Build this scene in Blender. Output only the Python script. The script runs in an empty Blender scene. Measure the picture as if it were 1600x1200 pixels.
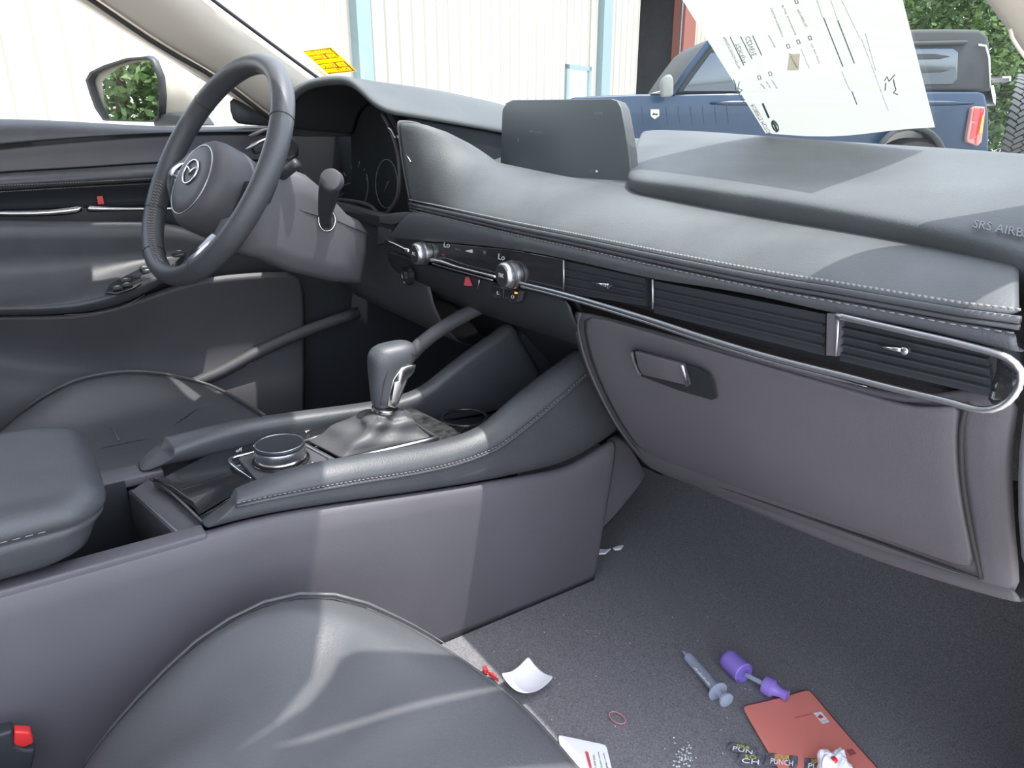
import bpy, bmesh, math, random
from mathutils import Vector, Matrix
random.seed(7)
S = bpy.context.scene
COL = S.collection
V = Vector

# ---------------------------------------------------------------- camera
W, Hh, FPX = 1600, 1200, 1164.0
PITCH, HEAD = math.radians(19.4), math.radians(33.9)
CAM = V((0.92, -0.55, 1.05))
FW = V((-math.cos(HEAD)*math.cos(PITCH), math.sin(HEAD)*math.cos(PITCH), -math.sin(PITCH)))
RT = V((math.sin(HEAD), math.cos(HEAD), 0))
UP = RT.cross(FW)
cd = bpy.data.cameras.new('camera'); co = bpy.data.objects.new('camera', cd); COL.objects.link(co)
cd.sensor_width = 36.0; cd.lens = FPX*36.0/W; cd.clip_start = 0.01; cd.clip_end = 400
m = Matrix((RT, UP, -FW)).transposed().to_4x4(); m.translation = CAM
co.matrix_world = m
S.camera = co

# ---------------------------------------------------------------- light
S.view_settings.view_transform = 'Standard'
S.view_settings.look = 'None'
S.view_settings.gamma = 1.0
S.view_settings.use_curve_mapping = False
S.view_settings.exposure = 0.95
SUN_DIR = V((0.21, 0.17, 1.0)).normalized()
world = bpy.data.worlds.new('sky'); S.world = world; world.use_nodes = True
wn = world.node_tree; wn.nodes.clear()
sky = wn.nodes.new('ShaderNodeTexSky'); sky.sky_type = 'NISHITA'; sky.sun_disc = False
sky.sun_elevation = math.asin(SUN_DIR.z); sky.sun_rotation = math.atan2(SUN_DIR.x, SUN_DIR.y)
sky.air_density = 1.0; sky.dust_density = 1.5
bg = wn.nodes.new('ShaderNodeBackground'); bg.inputs['Strength'].default_value = 0.50
wo = wn.nodes.new('ShaderNodeOutputWorld')
hs = wn.nodes.new('ShaderNodeHueSaturation'); hs.inputs['Saturation'].default_value = 0.45
wn.links.new(sky.outputs[0], hs.inputs['Color']); wn.links.new(hs.outputs[0], bg.inputs[0]); wn.links.new(bg.outputs[0], wo.inputs[0])
sd = bpy.data.lights.new('sun', 'SUN'); sd.energy = 3.9; sd.angle = math.radians(0.6); sd.color = (1.0, 0.96, 0.9)
so = bpy.data.objects.new('sun', sd); COL.objects.link(so)
so.rotation_euler = SUN_DIR.to_track_quat('Z', 'Y').to_euler()
S.cycles.max_bounces = 12; S.cycles.transparent_max_bounces = 16

# ---------------------------------------------------------------- geometry helpers
def ray(px, py): return FW + RT*((px-800)/FPX) - UP*((py-600)/FPX)
def at(px, py, ax, val):
    r = ray(px, py); i = 'xyz'.index(ax)
    return CAM + r*((val-CAM[i])/r[i])
def hit(px, py, P0, n):
    r = ray(px, py); return CAM + r*((P0-CAM).dot(n)/r.dot(n))
def xs(pts, ax, val): return [at(x, y, ax, val) for x, y in pts]
def lerp(a, b, t): return a+(b-a)*t
def resample(pts, n):
    pts = [V(p) for p in pts]; L = [0]
    for a, b in zip(pts, pts[1:]): L.append(L[-1]+(b-a).length)
    out = []
    for i in range(n):
        d = L[-1]*i/(n-1); k = 0
        while k < len(L)-2 and L[k+1] < d: k += 1
        out.append(lerp(pts[k], pts[k+1], (d-L[k])/max(L[k+1]-L[k], 1e-9)))
    return out
def smooth_path(pts, n):
    """Catmull-Rom through the points, then n even samples"""
    pts = [V(p) for p in pts]
    if len(pts) < 3: return resample(pts, n)
    P = [pts[0]*2-pts[1]]+pts+[pts[-1]*2-pts[-2]]; o = []
    for i in range(1, len(P)-2):
        for j in range(8):
            t = j/8; a, b, c, d = P[i-1:i+3]
            o.append(0.5*((2*b)+(c-a)*t+(2*a-5*b+4*c-d)*t*t+(3*b-a-3*c+d)*t**3))
    o.append(P[-2]); return resample(o, n)

# ---------------------------------------------------------------- materials
MATS = {}
def mat(name, col, rough=0.5, metal=0.0, bump=0.0, bscale=400.0, coat=0.0, mottle=0.0, mscale=8.0, mcol=None, spec=0.5, emit=None, trans=0.0, sheen=0.0, alpha=1.0):
    M = bpy.data.materials.new(name); M.use_nodes = True; MATS[name] = M
    t = M.node_tree; b = t.nodes['Principled BSDF']
    b.inputs['Base Color'].default_value = (*col, 1); b.inputs['Roughness'].default_value = rough
    b.inputs['Metallic'].default_value = metal; b.inputs['Coat Weight'].default_value = coat
    b.inputs['Specular IOR Level'].default_value = spec
    b.inputs['Transmission Weight'].default_value = trans; b.inputs['Alpha'].default_value = alpha
    if sheen: b.inputs['Sheen Weight'].default_value = sheen
    if emit: b.inputs['Emission Color'].default_value = (*emit[:3], 1); b.inputs['Emission Strength'].default_value = emit[3]
    tc = t.nodes.new('ShaderNodeTexCoord')
    if mottle:
        n = t.nodes.new('ShaderNodeTexNoise'); n.inputs['Scale'].default_value = mscale; n.inputs['Detail'].default_value = 6
        t.links.new(tc.outputs['Object'], n.inputs['Vector'])
        r = t.nodes.new('ShaderNodeValToRGB'); r.color_ramp.elements[0].position = 0.35; r.color_ramp.elements[1].position = 0.7
        c2 = mcol or tuple(min(1, c*(1+mottle)) for c in col); c1 = tuple(c*(1-mottle*0.5) for c in col) if not mcol else col
        r.color_ramp.elements[0].color = (*c1, 1); r.color_ramp.elements[1].color = (*c2, 1)
        t.links.new(n.outputs['Fac'], r.inputs[0]); t.links.new(r.outputs[0], b.inputs['Base Color'])
    if bump:
        n = t.nodes.new('ShaderNodeTexNoise'); n.inputs['Scale'].default_value = bscale; n.inputs['Detail'].default_value = 3
        t.links.new(tc.outputs['Object'], n.inputs['Vector'])
        bp = t.nodes.new('ShaderNodeBump'); bp.inputs['Strength'].default_value = bump; bp.inputs['Distance'].default_value = 0.001
        t.links.new(n.outputs['Fac'], bp.inputs['Height']); t.links.new(bp.outputs[0], b.inputs['Normal'])
    return M
leather = mat('black_leather', (0.052, 0.055, 0.062), 0.46, bump=0.35, bscale=500, mottle=0.12, mscale=20)
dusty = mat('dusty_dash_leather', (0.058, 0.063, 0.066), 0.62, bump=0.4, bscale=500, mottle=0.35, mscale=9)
padmat = mat('grained_dash_plastic', (0.052, 0.058, 0.061), 0.7, bump=0.45, bscale=600, mottle=0.3, mscale=7)
plastic = mat('dark_plastic', (0.062, 0.06, 0.068), 0.55, bump=0.25, bscale=900, mottle=0.12, mscale=6)
plumplastic = mat('charcoal_plastic', (0.085, 0.08, 0.092), 0.55, bump=0.3, bscale=900, mottle=0.15, mscale=5)
darkp = mat('black_plastic', (0.022, 0.025, 0.03), 0.5)
matteb = mat('matte_black_lining', (0.02, 0.023, 0.026), 0.9, spec=0.15)
gloss = mat('gloss_black', (0.02, 0.021, 0.024), 0.12, coat=0.5)
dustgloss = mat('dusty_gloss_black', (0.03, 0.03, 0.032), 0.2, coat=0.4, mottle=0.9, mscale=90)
screenm = mat('dull_black_screen', (0.045, 0.055, 0.058), 0.42)
chrome = mat('satin_chrome', (0.72, 0.72, 0.73), 0.18, metal=1)
silver = mat('brushed_silver', (0.45, 0.46, 0.48), 0.35, metal=1)
thread = mat('grey_thread', (0.20, 0.20, 0.205), 0.8)
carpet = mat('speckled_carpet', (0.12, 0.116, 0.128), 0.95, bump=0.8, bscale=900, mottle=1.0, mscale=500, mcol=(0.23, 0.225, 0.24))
beige = mat('beige_trim', (0.52, 0.48, 0.42), 0.8, bump=0.1)
rubber = mat('black_rubber', (0.02, 0.02, 0.022), 0.7)
white = mat('white_paper', (0.8, 0.8, 0.86), 0.7)
marks = mat('pale_print', (0.6, 0.62, 0.64), 0.6)
dimmark = mat('dim_display_print', (0.13, 0.16, 0.18), 0.5)
redp = mat('red_plastic', (0.6, 0.03, 0.03), 0.4)
redmark = mat('red_marking', (0.55, 0.08, 0.1), 0.5)
siding = mat('cream_metal_siding', (0.37, 0.35, 0.30), 0.5, mottle=0.05, mscale=0.5)
teal = mat('teal_painted_metal', (0.19, 0.26, 0.275), 0.5)
bluecar = mat('blue_car_paint', (0.006, 0.024, 0.055), 0.4, coat=0.25, spec=0.35)
cartop = mat('black_soft_top', (0.035, 0.04, 0.042), 0.8, bump=0.3)
leafm = mat('green_leaves', (0.03, 0.065, 0.02), 0.6, mottle=0.8, mscale=1.2, mcol=(0.10, 0.17, 0.04))
barkm = mat('bark', (0.10, 0.07, 0.05), 0.9)
creampaint = mat('cream_car_paint', (0.62, 0.56, 0.47), 0.25, coat=1.0)
mirrorm = mat('mirror_glass', (0.9, 0.92, 0.92), 0.01, metal=1)
asphalt = mat('pale_gravel', (0.40, 0.38, 0.35), 0.9, mottle=0.3, mscale=6)
def glassy(name, tint, refl):
    M = bpy.data.materials.new(name); M.use_nodes = True; t = M.node_tree; t.nodes.clear()
    o = t.nodes.new('ShaderNodeOutputMaterial'); tr = t.nodes.new('ShaderNodeBsdfTransparent'); gl = t.nodes.new('ShaderNodeBsdfGlossy')
    tr.inputs[0].default_value = (*tint, 1); gl.inputs['Roughness'].default_value = 0.02
    fr = t.nodes.new('ShaderNodeFresnel'); fr.inputs[0].default_value = refl; mx = t.nodes.new('ShaderNodeMixShader')
    t.links.new(fr.outputs[0], mx.inputs[0]); t.links.new(tr.outputs[0], mx.inputs[1]); t.links.new(gl.outputs[0], mx.inputs[2])
    t.links.new(mx.outputs[0], o.inputs[0]); return M
glass = glassy('clear_glass', (0.93, 0.96, 0.95), 1.25)
sheet = bpy.data.materials.new('thin_backlit_paper'); sheet.use_nodes = True
t = sheet.node_tree; t.nodes.clear()
o_ = t.nodes.new('ShaderNodeOutputMaterial'); a1 = t.nodes.new('ShaderNodeBsdfTransparent'); a2 = t.nodes.new('ShaderNodeBsdfTranslucent')
a3 = t.nodes.new('ShaderNodeBsdfDiffuse'); mA = t.nodes.new('ShaderNodeMixShader'); mB = t.nodes.new('ShaderNodeMixShader')
a2.inputs[0].default_value = (0.275, 0.275, 0.25, 1); a3.inputs[0].default_value = (0.40, 0.43, 0.40, 1); mA.inputs[0].default_value = 0.3; mB.inputs[0].default_value = 0.84
t.links.new(a2.outputs[0], mA.inputs[1]); t.links.new(a3.outputs[0], mA.inputs[2])
t.links.new(a1.outputs[0], mB.inputs[1]); t.links.new(mA.outputs[0], mB.inputs[2]); t.links.new(mB.outputs[0], o_.inputs[0])
def clearp(name, col, fac):
    M = bpy.data.materials.new(name); M.use_nodes = True; t = M.node_tree; t.nodes.clear()
    o = t.nodes.new('ShaderNodeOutputMaterial'); tr = t.nodes.new('ShaderNodeBsdfTransparent'); p = t.nodes.new('ShaderNodeBsdfPrincipled')
    tr.inputs[0].default_value = tuple(lerp(1.0, c, 0.3) for c in col)+(1,); p.inputs['Base Color'].default_value = (*col, 1); p.inputs['Roughness'].default_value = 0.2
    mx = t.nodes.new('ShaderNodeMixShader'); mx.inputs[0].default_value = fac
    t.links.new(tr.outputs[0], mx.inputs[1]); t.links.new(p.outputs[0], mx.inputs[2]); t.links.new(mx.outputs[0], o.inputs[0]); return M
syrm = clearp('cloudy_clear_plastic', (0.55, 0.6, 0.72), 0.4)
purplem = clearp('translucent_purple_plastic', (0.38, 0.26, 0.78), 0.6)

# ---------------------------------------------------------------- object helpers
def setp(o, label=None, cat=None, group=None, kind=None):
    for k, v in (('label', label), ('category', cat), ('group', group), ('kind', kind)):
        if v: o[k] = v
    return o
def thing(name, label, cat, loc=(0, 0, 0), group=None):
    o = bpy.data.objects.new(name, None); COL.objects.link(o); o.location = loc; o.empty_display_size = 0.02
    return setp(o, label, cat, group)
def obj(name, bm, mt, parent=None, smooth=False, bevel=0, seg=3, sub=0, solid=0, flat_angle=None):
    me = bpy.data.meshes.new(name); bm.normal_update(); bm.to_mesh(me); bm.free()
    o = bpy.data.objects.new(name, me); COL.objects.link(o)
    if mt: me.materials.append(mt)
    if smooth:
        for p in me.polygons: p.use_smooth = True
    if solid:
        md = o.modifiers.new('solid', 'SOLIDIFY'); md.thickness = solid; md.offset = -1
    if bevel:
        md = o.modifiers.new('bevel', 'BEVEL'); md.width = bevel; md.segments = seg; md.limit_method = 'ANGLE'; md.angle_limit = math.radians(35)
        for p in me.polygons: p.use_smooth = True
        md.harden_normals = False
    if sub:
        md = o.modifiers.new('sub', 'SUBSURF'); md.levels = sub; md.render_levels = sub; md.boundary_smooth = 'PRESERVE_CORNERS'
    if parent is not None:
        o.parent = parent; o.matrix_parent_inverse = Matrix.Translation(-world_loc(parent))
    return o
def world_loc(p):
    return p.location.copy() if p.parent is None else V((0, 0, 0))
def st(o, kind='structure'): o['kind'] = kind; return o
def face_to(bm, toward=None):
    toward = toward or CAM; s = 0
    bm.normal_update()
    for f in bm.faces: s += f.normal.dot((toward-f.calc_center_median()).normalized())*f.calc_area()
    if s < 0: bmesh.ops.reverse_faces(bm, faces=bm.faces[:])
def grid(name, rows, mt, parent=None, solid=0.004, sub=1, toward=None, smooth=True, bevel=0):
    bm = bmesh.new(); R = [[bm.verts.new(p) for p in r] for r in rows]
    for a, b in zip(R, R[1:]):
        for i in range(len(a)-1): bm.faces.new((a[i], a[i+1], b[i+1], b[i]))
    face_to(bm, toward)
    return obj(name, bm, mt, parent, smooth, solid=solid, sub=sub, bevel=bevel)
def loft(bm, rings, close=True, caps=True):
    R = [[bm.verts.new(p) for p in r] for r in rings]; n = len(R[0])
    for a, b in zip(R, R[1:]):
        for i in range(n if close else n-1): bm.faces.new((a[i], a[(i+1) % n], b[(i+1) % n], b[i]))
    if caps:
        bm.faces.new(list(reversed(R[0]))); bm.faces.new(R[-1])
    return R
def fixn(bm): bmesh.ops.recalc_face_normals(bm, faces=bm.faces[:])
def tube_into(bm, path, r, n=8, closed=False, flat=1.0, axis=None):
    path = [V(p) for p in path]; rings = []
    N = len(path)
    up = V(axis) if axis else V((0.13, 0.21, 0.97))
    for i, p in enumerate(path):
        if closed: d = (path[(i+1) % N]-path[i-1]).normalized()
        else: d = (path[min(i+1, N-1)]-path[max(i-1, 0)]).normalized()
        a = d.cross(up)
        if a.length < 1e-4: a = d.cross(V((1, 0, 0)))
        a.normalize(); b = a.cross(d).normalized()
        rr = r[i] if isinstance(r, (list, tuple)) else r
        rings.append([p+a*math.cos(t)*rr+b*math.sin(t)*rr*flat for t in [2*math.pi*k/n for k in range(n)]])
    if closed: rings.append(rings[0]); loft_closed(bm, rings[:-1])
    else: loft(bm, rings)
def loft_closed(bm, rings):
    R = [[bm.verts.new(p) for p in r] for r in rings]; n = len(R[0]); N = len(R)
    for j in range(N):
        a, b = R[j], R[(j+1) % N]
        for i in range(n): bm.faces.new((a[i], a[(i+1) % n], b[(i+1) % n], b[i]))
def tube(name, path, r, mt, parent=None, n=10, closed=False, flat=1.0, smooth=True, axis=None):
    bm = bmesh.new(); tube_into(bm, path, r, n, closed, flat, axis); fixn(bm)
    return obj(name, bm, mt, parent, smooth)
def box_into(bm, lo, hi, M=None):
    x0, y0, z0 = lo; x1, y1, z1 = hi
    vs = [V(p) for p in ((x0,y0,z0),(x1,y0,z0),(x1,y1,z0),(x0,y1,z0),(x0,y0,z1),(x1,y0,z1),(x1,y1,z1),(x0,y1,z1))]
    if M is not None: vs = [M @ v for v in vs]
    v = [bm.verts.new(p) for p in vs]
    for f in ((0,3,2,1),(4,5,6,7),(0,1,5,4),(1,2,6,5),(2,3,7,6),(3,0,4,7)): bm.faces.new([v[i] for i in f])
def box(name, lo, hi, mt, parent=None, bevel=0.0, M=None, seg=3):
    bm = bmesh.new(); box_into(bm, lo, hi, M); return obj(name, bm, mt, parent, bevel=bevel, seg=seg)
def prism_into(bm, pts, ext):
    ext = V(ext); a = [bm.verts.new(p) for p in pts]; b = [bm.verts.new(V(p)+ext) for p in pts]; n = len(pts)
    bm.faces.new(a); bm.faces.new(list(reversed(b)))
    for i in range(n): bm.faces.new((a[i], b[i], b[(i+1) % n], a[(i+1) % n]))
def prism(name, pts, ext, mt, parent=None, bevel=0.0, seg=3, smooth=False):
    bm = bmesh.new(); prism_into(bm, pts, ext); fixn(bm); return obj(name, bm, mt, parent, bevel=bevel, seg=seg, smooth=smooth)
def lathe_into(bm, P0, axis, prof, n=32):
    axis = V(axis).normalized(); a = axis.orthogonal().normalized(); b = axis.cross(a)
    rings = [[V(P0)+axis*h+(a*math.cos(2*math.pi*k/n)+b*math.sin(2*math.pi*k/n))*max(r, 1e-5) for k in range(n)] for r, h in prof]
    loft(bm, rings)
def lathe(name, P0, axis, prof, mt, parent=None, n=32, bevel=0, smooth=True):
    bm = bmesh.new(); lathe_into(bm, P0, axis, prof, n); fixn(bm)
    o = obj(name, bm, mt, parent, smooth)
    md = o.modifiers.new('es', 'EDGE_SPLIT'); md.split_angle = math.radians(40)
    return o
def rbox(name, c, half, mt, parent=None, bevel=0.01, seg=4, rot=None, sub=0):
    M = Matrix.Translation(V(c)) @ (rot.to_4x4() if rot else Matrix.Identity(4))
    h = half; return box(name, (-h[0], -h[1], -h[2]), h, mt, parent, bevel, M, seg)
def text_obj(name, body, p00, p10, p01, mt, parent=None, depth=0.0002, shear=0):
    """text filling the parallelogram p00 (lower left), p10 (lower right), p01 (upper left)"""
    cu = bpy.data.curves.new('t', 'FONT'); cu.body = body; cu.size = 1; cu.extrude = 0.0; cu.resolution_u = 2
    to = bpy.data.objects.new('t', cu); COL.objects.link(to)
    dg = bpy.context.evaluated_depsgraph_get(); me = bpy.data.meshes.new_from_object(to.evaluated_get(dg))
    bpy.data.objects.remove(to); bpy.data.curves.remove(cu)
    xs_ = [v.co.x for v in me.vertices]; ys_ = [v.co.y for v in me.vertices]
    x0, x1, y0, y1 = min(xs_), max(xs_), min(ys_), max(ys_)
    ux, uy = V(p10)-V(p00), V(p01)-V(p00); n = ux.cross(uy).normalized()
    for v in me.vertices: v.co = V(p00)+ux*((v.co.x-x0)/(x1-x0))+uy*((v.co.y-y0)/(y1-y0))
    bm = bmesh.new(); bm.from_mesh(me); bpy.data.meshes.remove(me); face_to(bm)
    return obj(name, bm, mt, parent, solid=depth)
def stitches(name, path, n, mt, parent, r=0.0007, duty=0.62, off=V((0, 0, 0))):
    bm = bmesh.new(); P = resample(path, n+1)
    for a, b in zip(P, P[1:]): tube_into(bm, [lerp(a, b, 0.5-duty/2)+off, lerp(a, b, 0.5+duty/2)+off], r, 5)
    fixn(bm); return obj(name, bm, mt, parent, True)
# ================================================================ CAR SHELL (the setting)
def yb(x): return 0.48-0.46*x*x            # windscreen base, bowed forward at the centre
def wsp(x, z, off=0.0):                    # point on the windscreen surface
    return V((x, yb(x)-(z-1.02)/0.67+off, z))
def ws_hit(px, py, off=0.0):
    r = ray(px, py); lo, hi = 0.2, 3.0
    g = lambda t: (CAM+r*t).y-(yb((CAM+r*t).x)-((CAM+r*t).z-1.02)/0.67-off)
    for _ in range(50):
        md = (lo+hi)/2
        if g(md) < 0: lo = md
        else: hi = md
    return CAM+r*lo
ground = box('ground', (-40, -40, -0.06), (60, 60, 0.0), asphalt); st(ground)
# carpeted floor, rising to the toe board under the dash
rows = []
for x in [-0.74+1.48*i/12 for i in range(13)]:
    rows.append([V((x, y, z)) for y, z in ((-1.6, 0.335), (-0.9, 0.335), (-0.3, 0.335), (0.1, 0.335), (0.36, 0.335), (0.47, 0.375), (0.60, 0.50), (0.72, 0.68), (0.76, 0.95))])
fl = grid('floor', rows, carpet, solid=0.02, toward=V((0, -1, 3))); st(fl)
# roof with a headliner
xsr = [-0.56+1.12*i/10 for i in range(11)]
rows = [[V((x, y, 1.44-0.09*abs(x/0.6)**2.5+(0 if i else -0.03))) for x in xsr] for i, y in enumerate([0, -0.5, -0.9, -1.3, -1.9])]
rows[0] = [wsp(x, 1.405, -0.01) for x in xsr]
rf = grid('ceiling', rows, beige, solid=-0.03, toward=V((0, -1, 0)))
st(rf)
# rear of the cabin
bk = grid('wall_rear', [[V((x, -1.9, z)) for x in (-0.72, 0, 0.72)] for z in (0.2, 0.8, 1.38)], plastic, solid=0.02); st(bk)
fw_ = grid('wall_front', [[V((x, 0.80, z)) for x in (-0.76, 0, 0.76)] for z in (0.2, 0.6, 0.98)], darkp, solid=0.02); st(fw_)
kick = grid('wall_left', [[V((-0.745, y, z)) for y in (-1.9, -0.9, 0.3, 0.8)] for z in (0.2, 0.6, 0.96)], darkp, solid=0.02); st(kick)
kr = grid('wall_right', [[V((0.755, y, z)) for y in (0.10, 0.4, 0.8)] for z in (0.2, 0.6, 1.0)], plastic, solid=0.02, toward=V((0, 0, .6))); st(kr)
# windscreen
rows = [[wsp(x, z) for x in [-0.7+1.4*i/14 for i in range(15)]] for z in (1.02, 1.1, 1.2, 1.3, 1.4)]
for i, r in enumerate(rows):
    k = 0.98-0.045*i
    rows[i] = [wsp(x*k, r[0].z) for x in [-0.7+1.4*j/14 for j in range(15)]]
w1 = grid('window_1', rows, glass, solid=0, sub=0); st(w1)
# driver window glass
w2 = grid('window_2', [xs([(-60, 186), (120, 190), (420, 198)], 'x', -0.755), xs([(-60, -60), (100, -40), (330, 100)], 'x', -0.735)], glass, solid=0, sub=0); st(w2)
# A pillars: left trim (pale), right trim (pale, close to the camera)
upper = smooth_path([V((-.57, -.37, 1.405)), at(300, -24, 'x', -0.60), at(330, 0, 'x', -0.60), at(413, 62, 'x', -0.61), at(500, 126, 'x', -0.62), at(560, 168, 'x', -0.635)], 14)
lower = smooth_path([V((-.655, -.62, 1.39)), at(110, -25, 'x', -0.69), at(150, 0, 'x', -0.69), at(250, 68, 'x', -0.695), at(345, 123, 'x', -0.70), at(428, 186, 'x', -0.70)], 14)
mid = [lerp(a, b, 0.45)+V((0.03, -0.012, 0.0)) for a, b in zip(upper, lower)]
mid2 = [lerp(a, b, 0.85)+V((0.022, -0.01, 0.0)) for a, b in zip(upper, lower)]
out = [V((p.x-0.07, p.y+0.02, p.z+0.01)) for p in lower]
pl = grid('trim_1', [[p+V((-0.05, 0.03, 0.02)) for p in upper], upper, [lerp(a, b, 0.4) for a, b in zip(upper, mid)], mid, mid2, lower], beige, solid=0.006); st(pl)
sl = tube('pillar_seal', [p+V((0.002, 0, 0.002)) for p in upper], 0.0035, rubber, pl)
sl2 = tube('door_seal', [p+V((0.006, -0.004, -0.004)) for p in lower], 0.0045, rubber, pl)
qp = grid('quarter_panel', [[at(355, 150, 'x', -0.715), at(372, 150, 'x', -0.715), at(430, 190, 'x', -0.715)], [at(364, 195, 'x', -0.715), at(380, 196, 'x', -0.715), at(440, 200, 'x', -0.715)]], darkp, pl, solid=0.01)
rU = smooth_path([V((.555, -.31, 1.385)), V((.578, -.14, 1.262)), at(1470, -70, 'x', 0.585), at(1519, 0, 'x', 0.60), at(1560, 52, 'x', 0.612), at(1600, 108, 'x', 0.625), at(1650, 178, 'x', 0.645), at(1685, 235, 'x', 0.66)], 14)
rM = [p+V((0.035, -0.02, 0.004)) for p in rU]; rO = [p+V((0.085, -0.012, 0.0)) for p in rU]; rB = [p+V((0.03, 0.04, 0.02)) for p in rU]
pr = grid('trim_2', [rB, rU, [lerp(a, b, .5)+V((0, -.006, 0)) for a, b in zip(rU, rM)], rM, rO], beige, solid=0.006); st(pr)
tube('moulded_crease', [at(1578, 46, 'y', 0.02), at(1582, 60, 'y', 0.02), at(1592, 76, 'y', 0.02), at(1604, 92, 'y', 0.02)], 0.0012, beige, pr)
# unseen black panel added at the upper right windscreen corner to shade the seat
for sx in (1,):
    fr_ = [[V(q)]+[wsp(sx*xx, z, .004) for xx in ((.645-.25*(z-1.02)), (.645-.25*(z-1.02))-wdt)] for q, z, wdt in (((.594, -.03, 1.20), 1.20, .015), ((.578, -.14, 1.262), 1.262, .02), ((.565, -.24, 1.33), 1.33, .03), ((.555, -.31, 1.385), 1.385, .05), ((.55, -.36, 1.42), 1.41, .07))]
    grid('seat_shade_panel', fr_, darkp, w1, solid=.001)
bp_ = prism('trim_6', [V((-.70, y, z)) for y, z in ((-1.02, 1.04), (-1.16, 1.04), (-1.06, 1.40), (-.97, 1.40))], (-.05, 0, 0), beige, None, bevel=.01); st(bp_)
# painted roof rails above the doors
for sx, nm in ((-1, 'trim_3'), (1, 'trim_4')):
    P = [V((sx*0.57, -0.33, 1.385)), V((sx*0.565, -0.6, 1.39)), V((sx*0.56, -1.1, 1.38)), V((sx*0.56, -1.9, 1.33))]
    r_ = tube(nm, smooth_path(P, 14), 0.035, creampaint); st(r_)
    if sx > 0:
        pp = tube('outer_pillar', smooth_path([V((sx*0.57, -0.33, 1.385)), rO[5]+V((.015, .03, .01)), rO[10]+V((.02, .035, .01)), rO[13]+V((.02, .03, 0))], 14), 0.028, creampaint, r_)
    else:
        pp = tube('outer_pillar', smooth_path([V((sx*0.585, -0.33, 1.385)), lower[3]+V((-.03, .02, .02)), lower[13]+V((-.03, .03, 0))], 14), 0.022, creampaint, r_)
# cowl and bonnet ahead of the windscreen
rows = [[V((x, yb(x)+dy, z)) for x in [-0.86+1.72*i/10 for i in range(11)]] for dy, z in ((-0.07, 0.975), (0.02, 1.014), (0.03, 1.018), (0.12, 1.0), (0.7, 0.95), (1.1, 0.80))]
bon = grid('trim_5', rows[:5], darkp, solid=0.01, toward=V((0, 0, 3))); st(bon)
bn = grid('bonnet', rows[3:], creampaint, bon, solid=0.01, toward=V((0, 0, 3)))

# ================================================================ DRIVER DOOR
door = thing('door_1', None, None, (-0.70, -0.2, 0.3)); st(door)
box('door_skin', (-0.765, -1.3, 0.3), (-0.745, 0.12, 1.035), darkp, door)
def drow(px, x):
    P = xs(px, 'x', x)
    if px[0][0] <= -80: P = [V((x, -1.28, P[0].z+.004))]+P       # the door runs on rearwards, out of the picture
    return smooth_path(P, 16)
d = [([(-80, 184), (0, 183), (120, 188), (270, 197), (425, 194), (470, 194)], -0.735),
     ([(-80, 192), (0, 191), (120, 196), (270, 203), (425, 200), (470, 200)], -0.70),
     ([(-80, 236), (0, 228), (120, 216), (270, 206), (425, 205), (470, 204)], -0.695)]
grid('sill_pad', [drow(*r) for r in d], leather, door)
d = [([(-80, 240), (0, 232), (120, 220), (270, 210), (425, 208), (470, 208)], -0.705),
     ([(-80, 262), (0, 254), (120, 250), (270, 240), (425, 238), (470, 238)], -0.712),
     ([(-80, 274), (0, 268), (120, 262), (270, 252), (425, 250), (470, 250)], -0.705)]
grid('upper_panel', [drow(*r) for r in d], plastic, door)
d = [([(-80, 274), (0, 268), (120, 262), (270, 252), (425, 250), (470, 250)], -0.70),
     ([(-80, 286), (0, 280), (120, 274), (270, 262), (425, 258), (470, 258)], -0.672),
     ([(-80, 296), (0, 290), (120, 284), (270, 276), (425, 272), (470, 272)], -0.672),
     ([(-80, 305), (0, 299), (120, 292), (270, 283), (425, 280), (470, 280)], -0.69)]
grid('padded_band', [drow(*r) for r in d], leather, door)
sl_ = drow([(-20, 292), (0, 290), (120, 285), (270, 277)], -0.669)
stitches('stitching', sl_, 70, thread, door, 0.0006)
stitches('stitching', drow([(0, 300), (120, 293), (270, 285)], -0.686), 70, thread, door, 0.0005)
d = [([(-80, 304), (0, 298), (120, 291), (270, 283), (425, 280), (470, 280)], -0.712),
     ([(-80, 318), (0, 316), (120, 308), (270, 303), (425, 300), (470, 300)], -0.735),
     ([(-80, 332), (0, 330), (120, 326), (270, 322), (425, 320), (470, 320)], -0.735)]
grid('handle_recess', [drow(*r) for r in d], darkp, door)
box('lock_tag', tuple(at(153, 319, 'x', -0.727)), tuple(at(160, 306, 'x', -0.727)+V((0.004, 0, 0))), redp, door)
grid('chrome_strip', [drow([(-80, 330), (0, 329), (60, 330), (100, 324), (133, 318)], -0.70), drow([(-80, 333), (0, 333), (60, 334), (100, 329), (133, 325)], -0.69), drow([(-80, 340), (0, 340), (60, 340), (100, 338), (128, 336)], -0.70)], chrome, door, solid=0.003)
hd = grid('door_handle', [drow([(137, 319), (160, 322), (250, 323), (420, 320)], -0.70), drow([(136, 324), (160, 326), (250, 326), (420, 324)], -0.69), drow([(133, 333), (160, 332), (250, 330), (420, 329)], -0.70)], chrome, door, solid=0.003)
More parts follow.
